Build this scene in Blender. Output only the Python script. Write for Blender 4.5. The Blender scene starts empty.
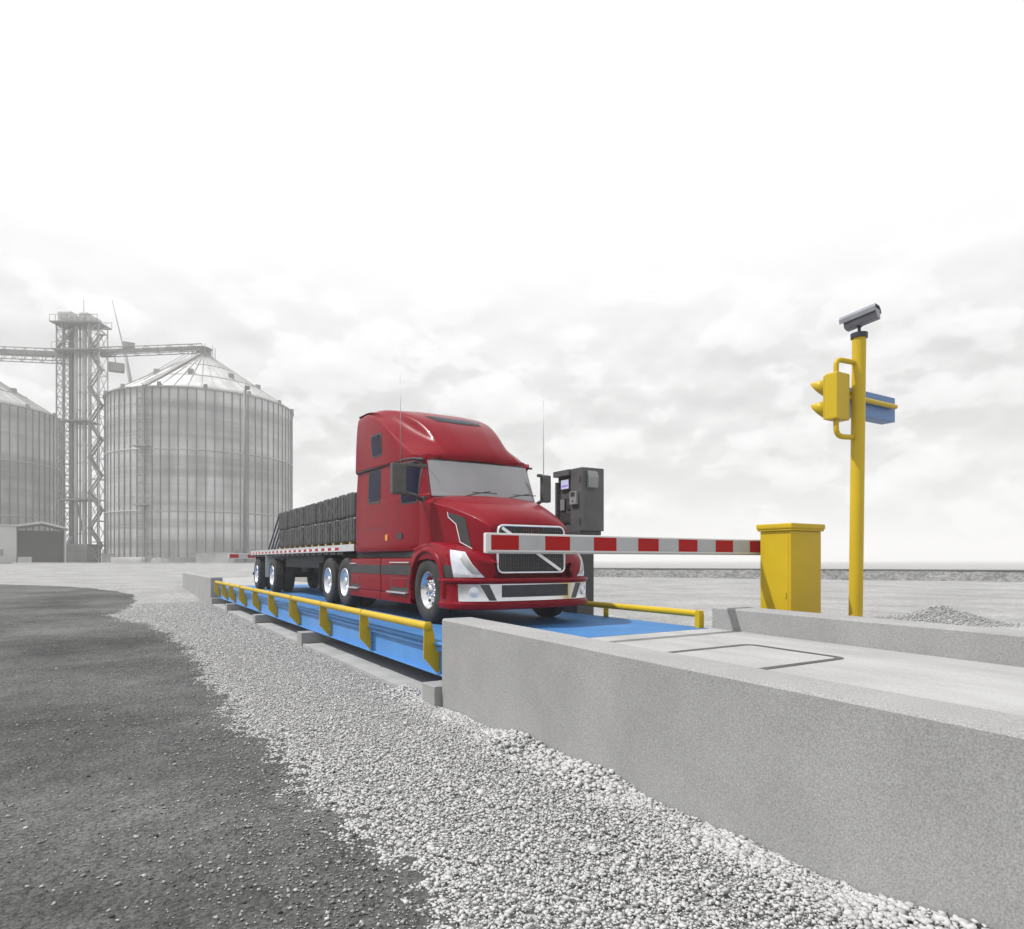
import bpy, bmesh, math, random
import numpy as np
from mathutils import Vector, Matrix
from mathutils.bvhtree import BVHTree
random.seed(7); rng = np.random.default_rng(11)
S = bpy.context.scene; COL = S.collection
R = math.radians
# ------------------------------------------------------------------ camera frame
HAZE = .0016; EXPO = 0.0
YAW = R(31.5); CS, CC = math.sin(YAW), math.cos(YAW)
def W(depth, r, z=0.0): return (CS*depth + CC*r, CC*depth - CS*r, z)      # distance ahead, metres right -> world
def sm(t): t = max(0.0, min(1.0, t)); return t*t*(3-2*t)
def gz(x, y):
    d = CS*x + CC*y; r = CC*x - CS*y
    z = -0.72
    if d > 5:
        z += 1.3*sm((d-48)/50)*sm((-r-8)/22)
    z += 0.32*sm((y-28)/12)*sm((8-x)/6)*(1-sm((d-48)/50)*sm((-r-8)/22))*sm((y-20)/8)
    return z
# ------------------------------------------------------------------ materials
def mat(name, col=(.5,.5,.5), rough=.5, metal=0, coat=0, spec=.5, emit=None):
    m = bpy.data.materials.new(name); m.use_nodes = True
    b = m.node_tree.nodes['Principled BSDF']
    b.inputs['Base Color'].default_value = (*col, 1); b.inputs['Roughness'].default_value = rough
    b.inputs['Metallic'].default_value = metal; b.inputs['Coat Weight'].default_value = coat
    b.inputs['Coat Roughness'].default_value = .04; b.inputs['Specular IOR Level'].default_value = spec
    if emit: b.inputs['Emission Color'].default_value = (*emit[:3], 1); b.inputs['Emission Strength'].default_value = emit[3]
    return m
def N(m, t, **k):
    n = m.node_tree.nodes.new(t)
    for a, v in k.items(): setattr(n, a, v)
    return n
def noisy(m, c1, c2, scale=8, detail=6, lo=.35, hi=.65, bump=0, bscale=None, bdist=.01, stretch=(1,1,1), speck=None, rr=None):
    """two-tone noise colour with optional fine speckle and bump"""
    nt = m.node_tree; L = nt.links.new; b = nt.nodes['Principled BSDF']
    tc = N(m, 'ShaderNodeTexCoord'); mp = N(m, 'ShaderNodeMapping'); mp.inputs['Scale'].default_value = stretch
    L(tc.outputs['Object'], mp.inputs['Vector'])
    n = N(m, 'ShaderNodeTexNoise'); n.inputs['Scale'].default_value = scale; n.inputs['Detail'].default_value = detail
    L(mp.outputs[0], n.inputs['Vector'])
    r = N(m, 'ShaderNodeValToRGB'); r.color_ramp.elements[0].position = lo; r.color_ramp.elements[1].position = hi
    r.color_ramp.elements[0].color = (*c1, 1); r.color_ramp.elements[1].color = (*c2, 1)
    L(n.outputs['Fac'], r.inputs['Fac']); out = r.outputs['Color']
    if speck:
        n2 = N(m, 'ShaderNodeTexNoise'); n2.inputs['Scale'].default_value = speck[0]; n2.inputs['Detail'].default_value = 4
        L(mp.outputs[0], n2.inputs['Vector'])
        r2 = N(m, 'ShaderNodeValToRGB'); r2.color_ramp.elements[0].position = .3; r2.color_ramp.elements[1].position = .7
        a, c = speck[1], speck[2]
        r2.color_ramp.elements[0].color = (a,a,a,1); r2.color_ramp.elements[1].color = (c,c,c,1)
        L(n2.outputs['Fac'], r2.inputs['Fac'])
        mx = N(m, 'ShaderNodeMix', data_type='RGBA', blend_type='MULTIPLY'); mx.inputs[0].default_value = 1
        L(out, mx.inputs[6]); L(r2.outputs['Color'], mx.inputs[7]); out = mx.outputs[2]
    L(out, b.inputs['Base Color'])
    if bump:
        n3 = N(m, 'ShaderNodeTexNoise'); n3.inputs['Scale'].default_value = bscale or scale*4; n3.inputs['Detail'].default_value = 8
        L(mp.outputs[0], n3.inputs['Vector'])
        bp = N(m, 'ShaderNodeBump'); bp.inputs['Strength'].default_value = bump; bp.inputs['Distance'].default_value = bdist
        L(n3.outputs['Fac'], bp.inputs['Height']); L(bp.outputs[0], b.inputs['Normal'])
    return m
M = {}
M['concrete'] = noisy(mat('concrete', rough=.9, spec=.2), (.265,.265,.265), (.30,.30,.30), 1.4, 9, .36, .64, .2, 190, .0015, (1,1,1), speck=(110,.72,1.25))
M['slab'] = noisy(mat('broom_concrete', rough=.85, spec=.2), (.30,.30,.30), (.375,.375,.373), 1.3, 10, .33, .67, .25, 60, .002, (1.7,.5,1), speck=(70,.84,1.12))
M['found'] = noisy(mat('foundation_concrete', rough=.9, spec=.2), (.30,.30,.30), (.38,.38,.38), 2, 6, .35, .7, .4, 60, .004, speck=(60,.85,1.1))
M['cut'] = mat('sealed_saw_cut', (.05,.05,.055), .5)
M['blue'] = noisy(mat('blue_painted_steel', rough=.38, spec=.5), (.065,.235,.55), (.085,.27,.62), 1.5, 5, .3, .7, .08, 20, .003)
M['yellow'] = noisy(mat('yellow_painted_steel', rough=.36, spec=.25), (.47,.325,.008), (.53,.37,.010), 1.3, 5, .3, .7, .06, 15, .003)
M['red'] = noisy(mat('red_truck_paint', rough=.28, coat=.10, spec=.06), (.18,.002,.009), (.195,.0025,.011), .8, 3, .3, .7)
M['reds'] = mat('red_reflective_sheet', (.33,.002,.004), .45, spec=.15)
M['white'] = mat('white_painted_aluminium', (.60,.60,.60), .35)
M['greys'] = noisy(mat('grey_reflective_sheet', rough=.4), (.33,.34,.36), (.38,.39,.41), 3)
M['edge'] = mat('dull_aluminium_edge', (.32,.33,.33), .4, .6)
M['chrome'] = noisy(mat('chrome', rough=.2, metal=.9), (.66,.67,.70), (.76,.76,.78), 3)
M['alu'] = noisy(mat('polished_aluminium', rough=.34, metal=.8), (.68,.70,.74), (.8,.81,.84), 4)
M['black'] = noisy(mat('black_plastic', rough=.55), (.022,.023,.025), (.035,.035,.037), 4)
M['dgrey'] = noisy(mat('dark_grey_plastic', rough=.5), (.045,.047,.045), (.065,.066,.063), 4)
M['frame'] = noisy(mat('black_chassis_steel', rough=.6), (.012,.013,.015), (.03,.031,.034), 5)
M['rubber'] = noisy(mat('tyre_rubber', rough=.8, spec=.3), (.022,.022,.022), (.042,.042,.041), 6, bump=.2)
M['glassd'] = mat('dark_tinted_glass', (.010,.010,.028), .10, spec=.04)
M['glassw'] = noisy(mat('windshield_glass', rough=.08, spec=.6, coat=.6), (.22,.222,.24), (.30,.302,.32), .9, 2, .3, .7)
M['lampglass'] = mat('headlamp_lens', (.62,.64,.70), .08, .45, coat=.6)
M['amber'] = mat('amber_lens', (.7,.25,.02), .3)
M['kiosk'] = noisy(mat('kiosk_grey_paint', rough=.5), (.07,.07,.074), (.09,.09,.096), 3)
M['kioskd'] = mat('kiosk_post_grey', (.045,.045,.05), .55)
M['kioskl'] = mat('kiosk_light_grey', (.25,.26,.27), .4)
M['screen'] = mat('lit_screen', (.1,.1,.12), .2, emit=(.62,.66,.85,.8))
M['screen2'] = mat('lit_screen_banner', (.1,.1,.12), .2, emit=(.35,.2,.75,.8))
M['camgrey'] = noisy(mat('camera_housing_grey', rough=.4, metal=.2), (.17,.175,.20), (.21,.215,.24), 5)
M['navy'] = mat('dark_cap', (.012,.014,.03), .5)
M['bluebox'] = noisy(mat('blue_sign_housing', rough=.4), (.07,.16,.36), (.08,.18,.40), 2)
M['wrap'] = noisy(mat('black_wrap_sheet', rough=.42), (.020,.021,.022), (.036,.037,.038), 5, bump=.35, bscale=9, bdist=.03)
M['wood'] = noisy(mat('timber_dunnage', rough=.8), (.32,.22,.07), (.42,.30,.1), 8)
M['strap'] = mat('blue_grey_strap', (.10,.12,.2), .6)
M['flap'] = mat('pale_mudflap', (.62,.63,.64), .6)
M['rail'] = mat('rail_steel', (.05,.05,.05), .6, .3)
M['galv'] = noisy(mat('galvanised_steel', rough=.55, metal=.15), (.40,.40,.40), (.52,.52,.52), .25, 6, .3, .7)
M['galvd'] = noisy(mat('weathered_steel', rough=.7, metal=.1), (.22,.22,.22), (.30,.30,.30), .5)
M['galvl'] = noisy(mat('pale_galvanised_steel', rough=.6, metal=.1), (.36,.36,.36), (.5,.5,.5), .6)
M['rib'] = mat('stiffener_steel', (.17,.17,.17), .7, .2)
M['shed'] = noisy(mat('pale_shed_cladding', rough=.7), (.42,.42,.42), (.5,.5,.5), .4)
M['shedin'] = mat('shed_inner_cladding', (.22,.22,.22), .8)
# silo wall: corrugated sheets in rings with uneven weathering
def silo_mat(name, roof=False):
    m = mat(name, rough=.55, metal=.3); nt = m.node_tree; L = nt.links.new; b = nt.nodes['Principled BSDF']
    tc = N(m, 'ShaderNodeTexCoord'); mp = N(m, 'ShaderNodeMapping'); mp.inputs['Scale'].default_value = (.5,.5,.12)
    L(tc.outputs['Object'], mp.inputs['Vector'])
    n = N(m, 'ShaderNodeTexNoise'); n.inputs['Scale'].default_value = .9; n.inputs['Detail'].default_value = 7
    L(mp.outputs[0], n.inputs['Vector'])
    r = N(m, 'ShaderNodeValToRGB'); r.color_ramp.elements[0].position = .33; r.color_ramp.elements[1].position = .7
    lo, hi = ((.42,.42,.42), (.6,.6,.6)) if roof else ((.36,.36,.36), (.56,.56,.56))
    r.color_ramp.elements[0].color = (*lo,1); r.color_ramp.elements[1].color = (*hi,1)
    L(n.outputs['Fac'], r.inputs['Fac'])
    n2 = N(m, 'ShaderNodeTexNoise'); n2.inputs['Scale'].default_value = 1; n2.inputs['Detail'].default_value = 2
    mp2 = N(m, 'ShaderNodeMapping'); mp2.inputs['Scale'].default_value = (.02,.02,.45)
    L(tc.outputs['Object'], mp2.inputs['Vector']); L(mp2.outputs[0], n2.inputs['Vector'])
    r2 = N(m, 'ShaderNodeValToRGB'); r2.color_ramp.elements[0].color = (.7,.7,.7,1); r2.color_ramp.elements[1].color = (1.15,1.15,1.15,1)
    r2.color_ramp.elements[0].position = .4; r2.color_ramp.elements[1].position = .6
    L(n2.outputs['Fac'], r2.inputs['Fac'])
    mx = N(m, 'ShaderNodeMix', data_type='RGBA', blend_type='MULTIPLY'); mx.inputs[0].default_value = 0 if roof else 1
    L(r.outputs[0], mx.inputs[6]); L(r2.outputs[0], mx.inputs[7]); L(mx.outputs[2], b.inputs['Base Color'])
    if not roof:
        w = N(m, 'ShaderNodeTexWave', bands_direction='Z'); w.inputs['Scale'].default_value = 3
        L(tc.outputs['Object'], w.inputs['Vector'])
        bp = N(m, 'ShaderNodeBump'); bp.inputs['Strength'].default_value = .4; bp.inputs['Distance'].default_value = .03
        L(w.outputs['Fac'], bp.inputs['Height']); L(bp.outputs[0], b.inputs['Normal'])
    return m
M['silo'] = silo_mat('corrugated_silo_wall'); M['siloroof'] = silo_mat('silo_roof_sheet', True)
# tread plate deck
m = M['tread'] = mat('blue_tread_plate', (.1,.34,.74), .6, spec=.2); nt = m.node_tree; L = nt.links.new
tc = N(m,'ShaderNodeTexCoord'); mp = N(m,'ShaderNodeMapping'); mp.inputs['Rotation'].default_value = (0,0,R(45)); mp.inputs['Scale'].default_value = (1,1,1)
L(tc.outputs['Object'], mp.inputs['Vector'])
br = N(m,'ShaderNodeTexBrick'); br.inputs['Scale'].default_value = 9; br.inputs['Mortar Size'].default_value = .09; br.inputs['Mortar Smooth'].default_value = .5
br.inputs['Color1'].default_value = (1,1,1,1); br.inputs['Color2'].default_value = (1,1,1,1); br.inputs['Mortar'].default_value = (0,0,0,1)
L(mp.outputs[0], br.inputs['Vector'])
bp = N(m,'ShaderNodeBump'); bp.inputs['Strength'].default_value = .6; bp.inputs['Distance'].default_value = .006
L(br.outputs['Color'], bp.inputs['Height']); L(bp.outputs[0], nt.nodes['Principled BSDF'].inputs['Normal'])
nz = N(m,'ShaderNodeTexNoise'); nz.inputs['Scale'].default_value = 1.1; nz.inputs['Detail'].default_value = 6; L(tc.outputs['Object'], nz.inputs['Vector'])
rp = N(m,'ShaderNodeValToRGB'); rp.color_ramp.elements[0].color = (.06,.235,.57,1); rp.color_ramp.elements[1].color = (.085,.30,.68,1)
rp.color_ramp.elements[0].position = .35; rp.color_ramp.elements[1].position = .65
L(nz.outputs['Fac'], rp.inputs['Fac'])
mx = N(m,'ShaderNodeMix', data_type='RGBA', blend_type='MULTIPLY'); mx.inputs[0].default_value = .6
L(rp.outputs[0], mx.inputs[6]); L(br.outputs['Color'], mx.inputs[7]); L(mx.outputs[2], nt.nodes['Principled BSDF'].inputs['Base Color'])
# ground gravel
def gravel_mat(name, c, cell, amp, bump, big=(.82,1.1), rough_scale=1.0):
    m = mat(name, rough=.95, spec=.15); nt = m.node_tree; L = nt.links.new; b = nt.nodes['Principled BSDF']
    g = N(m,'ShaderNodeNewGeometry')
    v = N(m,'ShaderNodeTexVoronoi'); v.inputs['Scale'].default_value = cell; L(g.outputs['Position'], v.inputs['Vector'])
    sep = N(m,'ShaderNodeSeparateColor'); L(v.outputs['Color'], sep.inputs[0])
    r = N(m,'ShaderNodeValToRGB'); a = [x*(1-amp) for x in c]; d = [min(.8,x*(1+amp)) for x in c]
    r.color_ramp.elements[0].color = (*a,1); r.color_ramp.elements[1].color = (*d,1); L(sep.outputs[0], r.inputs['Fac'])
    n = N(m,'ShaderNodeTexNoise'); n.inputs['Scale'].default_value = .35; n.inputs['Detail'].default_value = 8; n.inputs['Roughness'].default_value = .65
    L(g.outputs['Position'], n.inputs['Vector'])
    r2 = N(m,'ShaderNodeValToRGB'); r2.color_ramp.elements[0].position = .35; r2.color_ramp.elements[1].position = .65
    r2.color_ramp.elements[0].color = (big[0],)*3+(1,); r2.color_ramp.elements[1].color = (big[1],)*3+(1,); L(n.outputs['Fac'], r2.inputs['Fac'])
    n4 = N(m,'ShaderNodeTexNoise'); n4.inputs['Scale'].default_value = 5; n4.inputs['Detail'].default_value = 10; n4.inputs['Roughness'].default_value = .75
    L(g.outputs['Position'], n4.inputs['Vector'])
    r4 = N(m,'ShaderNodeValToRGB'); r4.color_ramp.elements[0].position = .3; r4.color_ramp.elements[1].position = .7
    r4.color_ramp.elements[0].color = (.72,.72,.72,1); r4.color_ramp.elements[1].color = (1.25,1.25,1.25,1); L(n4.outputs['Fac'], r4.inputs['Fac'])
    mx = N(m,'ShaderNodeMix', data_type='RGBA', blend_type='MULTIPLY'); mx.inputs[0].default_value = 1
    L(r.outputs[0], mx.inputs[6]); L(r2.outputs[0], mx.inputs[7])
    mx2 = N(m,'ShaderNodeMix', data_type='RGBA', blend_type='MULTIPLY'); mx2.inputs[0].default_value = 1
    L(mx.outputs[2], mx2.inputs[6]); L(r4.outputs[0], mx2.inputs[7]); L(mx2.outputs[2], b.inputs['Base Color'])
    n3 = N(m,'ShaderNodeTexNoise'); n3.inputs['Scale'].default_value = 26; n3.inputs['Detail'].default_value = 8; L(g.outputs['Position'], n3.inputs['Vector'])
    bp = N(m,'ShaderNodeBump'); bp.inputs['Strength'].default_value = bump; bp.inputs['Distance'].default_value = .02*rough_scale
    L(n3.outputs['Fac'], bp.inputs['Height']); L(bp.outputs[0], b.inputs['Normal'])
    return m
M['ground'] = gravel_mat('pale_gravel_ground', (.285,.285,.285), 40, .35, .7, (.78,1.10))
M['dirt'] = gravel_mat('dark_dirt', (.102,.102,.102), 60, .35, 1.0, (.55,1.45), 3.0)
M['ballast'] = gravel_mat('rail_ballast', (.15,.15,.15), 5, .5, .5)
def stone_mat(name, lo, hi):
    m = mat(name, rough=.9, spec=.2); nt = m.node_tree; L = nt.links.new; b = nt.nodes['Principled BSDF']
    g = N(m,'ShaderNodeNewGeometry'); r = N(m,'ShaderNodeValToRGB')
    r.color_ramp.elements[0].color = (lo,)*3+(1,); r.color_ramp.elements[1].color = (hi,)*3+(1,)
    e = r.color_ramp.elements.new(.2); v = lo+(hi-lo)*.55; e.color = (v,v,v,1)
    L(g.outputs['Random Per Island'], r.inputs['Fac'])
    n = N(m,'ShaderNodeTexNoise'); n.inputs['Scale'].default_value = 60; L(g.outputs['Position'], n.inputs['Vector'])
    mx = N(m,'ShaderNodeMix', data_type='RGBA', blend_type='MULTIPLY'); mx.inputs[0].default_value = .5
    L(r.outputs[0], mx.inputs[6]); L(n.outputs['Color'], mx.inputs[7])
    hs = N(m,'ShaderNodeHueSaturation'); hs.inputs['Saturation'].default_value = 0; hs.inputs['Value'].default_value = 1.2
    L(mx.outputs[2], hs.inputs['Color']); L(hs.outputs[0], b.inputs['Base Color'])
    return m
M['stone'] = stone_mat('crushed_limestone', .37, .52); M['stone2'] = stone_mat('scattered_pebble', .045, .42); M['stone3'] = stone_mat('heap_stone', .28, .40)
# ------------------------------------------------------------------ mesh helpers
def nb(): return bmesh.new()
def box(bm, x0, x1, y0, y1, z0, z1, mi=0, bev=0, mtx=None):
    r = bmesh.ops.create_cube(bm, size=1)
    vs = r['verts']
    for v in vs:
        v.co = Vector(((x0+x1)/2+v.co.x*(x1-x0), (y0+y1)/2+v.co.y*(y1-y0), (z0+z1)/2+v.co.z*(z1-z0)))
    if mtx is not None: bmesh.ops.transform(bm, matrix=mtx, verts=vs)
    fs = {f for v in vs for f in v.link_faces}
    for f in fs: f.material_index = mi
    if bev:
        es = list({e for v in vs for e in v.link_edges})
        bmesh.ops.bevel(bm, geom=es, offset=bev, segments=2, affect='EDGES', profile=.6)
def tube(bm, pts, r, n=12, mi=0, cap=True, r2=None, smooth=True):
    pts = [Vector(p) for p in pts]; rings = []
    up = Vector((0,0,1)); t0 = (pts[1]-pts[0]).normalized()
    if abs(t0.dot(up)) > .95: up = Vector((1,0,0))
    a = t0.cross(up).normalized()
    for i, p in enumerate(pts):
        t = (pts[min(i+1, len(pts)-1)]-pts[max(i-1, 0)]).normalized()
        a = (a - t*a.dot(t)).normalized(); b = t.cross(a)
        rr = r if r2 is None else r+(r2-r)*i/(len(pts)-1)
        rings.append([bm.verts.new(p+a*math.cos(2*math.pi*k/n)*rr+b*math.sin(2*math.pi*k/n)*rr) for k in range(n)])
    for i in range(len(rings)-1):
        for k in range(n):
            f = bm.faces.new((rings[i][k], rings[i][(k+1)%n], rings[i+1][(k+1)%n], rings[i+1][k])); f.smooth = smooth; f.material_index = mi
    if cap:
        for ring in (rings[0][::-1], rings[-1]):
            f = bm.faces.new(ring); f.material_index = mi
def bend(p0, p1, p2, r, n=5):
    """rounded corner points p0-p1-p2"""
    p0, p1, p2 = map(Vector, (p0,p1,p2)); a = p1+(p0-p1).normalized()*r; b = p1+(p2-p1).normalized()*r
    return [a*(1-t)**2+p1*2*t*(1-t)+b*t*t for t in [i/n for i in range(n+1)]]
def lathe(bm, prof, c, axis='X', n=40, mi=0, sgn=1, smooth=True):
    """prof = [(offset along axis, radius)]"""
    rings = []
    for o, r in prof:
        ring = []
        for k in range(n):
            a = 2*math.pi*k/n; u, v = math.cos(a)*r, math.sin(a)*r
            if axis == 'X': p = (c[0]+o*sgn, c[1]+u, c[2]+v)
            elif axis == 'Y': p = (c[0]+u, c[1]+o*sgn, c[2]+v)
            else: p = (c[0]+u, c[1]+v, c[2]+o*sgn)
            ring.append(bm.verts.new(p))
        rings.append(ring)
    for i in range(len(rings)-1):
        for k in range(n):
            f = bm.faces.new((rings[i][k], rings[i][(k+1)%n], rings[i+1][(k+1)%n], rings[i+1][k])); f.smooth = smooth; f.material_index = mi
    return rings
def prism(bm, poly, axis, a, b, mi=0, bev=0):
    """poly in the two other axes (in order), extruded from a to b"""
    def P(u, v, w): return {'X': (w,u,v), 'Y': (u,w,v), 'Z': (u,v,w)}[axis]
    lo = [bm.verts.new(P(u, v, a)) for u, v in poly]; hi = [bm.verts.new(P(u, v, b)) for u, v in poly]
    n = len(poly); fs = [bm.faces.new(lo[::-1]), bm.faces.new(hi)]
    for i in range(n): fs.append(bm.faces.new((lo[i], lo[(i+1)%n], hi[(i+1)%n], hi[i])))
    for f in fs: f.material_index = mi
    if bev:
        bmesh.ops.bevel(bm, geom=list({e for f in fs for e in f.edges}), offset=bev, segments=2, affect='EDGES')
def tag(o, label=None, cat=None, group=None, kind=None):
    if label: o['label'] = label
    if cat: o['category'] = cat
    if group: o['group'] = group
    if kind: o['kind'] = kind
    return o
def obj(name, bm, mats, parent=None, org=(0,0,0), auto=35, fixn=True):
    if not isinstance(mats, (list, tuple)): mats = [mats]
    if fixn: bmesh.ops.recalc_face_normals(bm, faces=bm.faces)
    if org != (0,0,0): bmesh.ops.translate(bm, vec=-Vector(org), verts=bm.verts)
    me = bpy.data.meshes.new(name); bm.to_mesh(me); bm.free()
    for m in mats: me.materials.append(M[m] if isinstance(m, str) else m)
    o = bpy.data.objects.new(name, me); COL.objects.link(o)
    if parent: o.parent = parent
    else: o.location = org
    return o
def empty(name, loc, label, cat, group=None):
    o = bpy.data.objects.new(name, None); COL.objects.link(o); o.location = loc; o.empty_display_size = .2
    return tag(o, label, cat, group)
def dup(o, parent=None, loc=None, rotz=None):
    c = o.copy(); COL.objects.link(c); c.parent = parent
    if loc is not None: c.location = loc
    if rotz is not None: c.rotation_euler = (0,0,rotz)
    for ch in [x for x in list(bpy.data.objects) if x.parent == o]: dup(ch, c)
    return c
def smooth(o, ang=40):
    me = o.data
    for p in me.polygons: p.use_smooth = True
    b = bmesh.new(); b.from_mesh(me)
    for e in b.edges:
        e.smooth = not (len(e.link_faces) == 2 and e.calc_face_angle(0) > R(ang))
    b.to_mesh(me); b.free(); return o
def catmull(P, k, axis=0):
    P = np.moveaxis(np.asarray(P, float), axis, 0); n = len(P); out = []
    for i in range(n-1):
        p0, p1, p2, p3 = P[max(i-1,0)], P[i], P[i+1], P[min(i+2,n-1)]
        for j in range(k):
            t = j/k
            out.append(.5*((2*p1)+(-p0+p2)*t+(2*p0-5*p1+4*p2-p3)*t*t+(-p0+3*p1-3*p2+p3)*t**3))
    out.append(P[-1]); return np.moveaxis(np.array(out), 0, axis)
def grid(bm, P, mi=0, closed=False):
    n, m = len(P), len(P[0])
    V = [[bm.verts.new(P[i][j]) for j in range(m)] for i in range(n)]
    for i in range(n-1):
        for j in range(m-(0 if closed else 1)):
            try:
                f = bm.faces.new((V[i][j], V[i][(j+1)%m], V[i+1][(j+1)%m], V[i+1][j])); f.smooth = True; f.material_index = mi
            except ValueError: pass
    return V
# ------------------------------------------------------------------ ground
def build_ground():
    bm = nb(); rad = [0.6]
    while rad[-1] < 2600: rad.append(rad[-1]*1.09+.05)
    na = 160; prev = None; c = bm.verts.new((0,0,-.72))
    for r in rad:
        ring = []
        for k in range(na):
            a = 2*math.pi*k/na; x, y = r*math.sin(a), r*math.cos(a)
            z = gz(x, y)
            if r > 700: z += (r-700)*.0018*(.6+.4*math.sin(a*17)+.3*math.sin(a*41))
            ring.append(bm.verts.new((x,y,z)))
        if prev is None:
            for k in range(na): bm.faces.new((c, ring[k], ring[(k+1)%na]))
        else:
            for k in range(na): bm.faces.new((prev[k], ring[k], ring[(k+1)%na], prev[(k+1)%na]))
        prev = ring
    for f in bm.faces: f.smooth = True
    return tag(obj('ground', bm, 'ground'), 'pale grey gravel yard and flat fields reaching the horizon', kind='structure')
build_ground()
EDGE = [(-4,1.45),(1,1.34),(2.8,1.26),(4.5,1.27),(7,1.09),(11.3,1.16),(13.9,1.22),(17,1.1),(19.8,.80),(21.5,.15),(23.5,-.15),(27,.45),(31,.75),(34.5,.7),(38,-.6),(43,-2.6),(48,-5.8),(53,-11),(57,-22),(60,-45)]
def edge_x(y):
    for (a, xa), (b, xb) in zip(EDGE, EDGE[1:]):
        if a <= y <= b: return xa+(xb-xa)*(y-a)/(b-a)
    return EDGE[0][1] if y < EDGE[0][0] else EDGE[-1][1]
def wob(y): return .07*math.sin(y*2.3)+.05*math.sin(y*5.9+1)+.035*math.sin(y*13.7)+.02*math.sin(y*31+2)+.015*math.sin(y*53)
bm = nb(); P = []
y = -4.0
while y < 60:
    ex = edge_x(y)+wob(y)*min(1.0, .7+y*.03)+.17*(1 if y < 22 else max(0, 1-(y-22)/3))
    P.append([(ex+(-70-ex)*t, y, gz(ex+(-70-ex)*t, y)+.012) for t in (0,.02,.06,.15,.4,1)])
    y += .06 if y < 25 else .25
grid(bm, P); obj('dirt_track', bm, 'dirt'); tag(bpy.data.objects['dirt_track'], 'dark dirt track running beside the pale gravel strip', kind='structure')
# stones
def ico():
    b = nb(); bmesh.ops.create_icosphere(b, subdivisions=1, radius=1); b.verts.ensure_lookup_table()
    v = np.array([x.co[:] for x in b.verts]); f = np.array([[q.index for q in p.verts] for p in b.faces]); b.free(); return v, f
IV = np.array([(x,y,z) for x in (-1,1) for y in (-1,1) for z in (-1,1)], float)*.78
IF = np.array([(0,1,3),(0,3,2),(4,6,7),(4,7,5),(0,4,5),(0,5,1),(2,3,7),(2,7,6),(0,2,6),(0,6,4),(1,5,7),(1,7,3)])
def stones(name, pos, size, material, label, cat=None, kind='stuff', squash=.55):
    n = len(pos); nv, nf = len(IV), len(IF)
    a = rng.uniform(0, 2*np.pi, n); sc = size[:,None]*rng.uniform(.7, 1.25, (n,3)); sc[:,2] *= squash
    jit = rng.uniform(.45, 1.3, (n,nv,3))
    v = IV[None]*jit*sc[:,None,:]
    til = rng.uniform(-.5,.5,n)
    c, s = np.cos(til)[:,None], np.sin(til)[:,None]
    v = np.stack([v[...,0]*c-v[...,2]*s, v[...,1], v[...,0]*s+v[...,2]*c], -1)
    c, s = np.cos(a)[:,None], np.sin(a)[:,None]
    v = np.stack([v[...,0]*c-v[...,1]*s, v[...,0]*s+v[...,1]*c, v[...,2]], -1)
    v += pos[:,None,:]
    f = (IF[None]+np.arange(n)[:,None,None]*nv).reshape(-1)
    me = bpy.data.meshes.new(name)
    me.vertices.add(n*nv); me.vertices.foreach_set('co', v.reshape(-1).astype(np.float32))
    me.loops.add(len(f)); me.loops.foreach_set('vertex_index', f.astype(np.int32))
    me.polygons.add(n*nf); me.polygons.foreach_set('loop_start', np.arange(0, len(f), 3, dtype=np.int32))
    me.update(calc_edges=True); me.validate(); me.materials.append(M[material])
    o = bpy.data.objects.new(name, me); COL.objects.link(o); return tag(o, label, cat, kind=kind)
pts = []; sz = []
def add_st(n, x0, x1, y0, y1, smin, smax, lift=.35):
    ys = rng.uniform(y0, y1, n); xs = rng.uniform(x0, x1, n); ss = smin+(smax-smin)*rng.beta(1.2, 3.6, n)*np.where(rng.random(n) < .012, 2.0, 1.0)
    for x, yy, s in zip(xs, ys, ss):
        e = edge_x(yy)+wob(yy)
        if x < e+.02-rng.exponential(.055) or (x < e+.25 and math.sin(x*23+yy*9)*math.sin(yy*17-x*5) > .35+.6*(x-e)/.25): continue
        t = min(1, (x-e)/.35)
        pts.append((x, yy, -.72+.006+s*lift+.02*max(0,t)*rng.random())); sz.append(s)
add_st(52000, .8, 3.26, 1.2, 6, .004, .022)
add_st(46000, .8, 3.2, 6, 12, .005, .020)
add_st(26000, .7, 3.2, 12, 20, .008, .024)
add_st(11000, -.6, 3.2, 20, 30, .012, .032)
# banked ridge of stones against the wall
n = 9000
for i in range(n):
    yy = rng.uniform(.9, 8.0); h = .05+.05*math.sin(yy*1.7)+.03*math.sin(yy*5+1)
    u = abs(rng.normal(0,.16)); s = rng.uniform(.008,.027)
    if u > .5: continue
    pts.append((3.26-u, yy, -.72+max(0,h)*(1-u/.5)*rng.uniform(.3,1)+s*.3)); sz.append(s)
stones('gravel_strip', np.array(pts), np.array(sz), 'stone', 'pale crushed stones banked between the dirt track and the concrete wall')
pts = []; sz = []
while len(pts) < 14000:
    yy = 2.0+26*rng.random()**1.6; x = edge_x(yy)+.05-abs(rng.normal(0, 1+yy*.12))
    if x < -12: continue
    f = .5+.5*math.sin(x*2.1+yy*.7)*math.sin(yy*1.3-x)
    near = math.exp(-(edge_x(yy)-x)/.5)
    if rng.random() > f*.5+near*.8: continue
    s = .003+.030*rng.beta(1,10); pts.append((x, yy, -.705+s*.25)); sz.append(s)
stones('loose_pebbles', np.array(pts), np.array(sz), 'stone2', 'small pale pebbles scattered over the dark dirt track')
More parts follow.
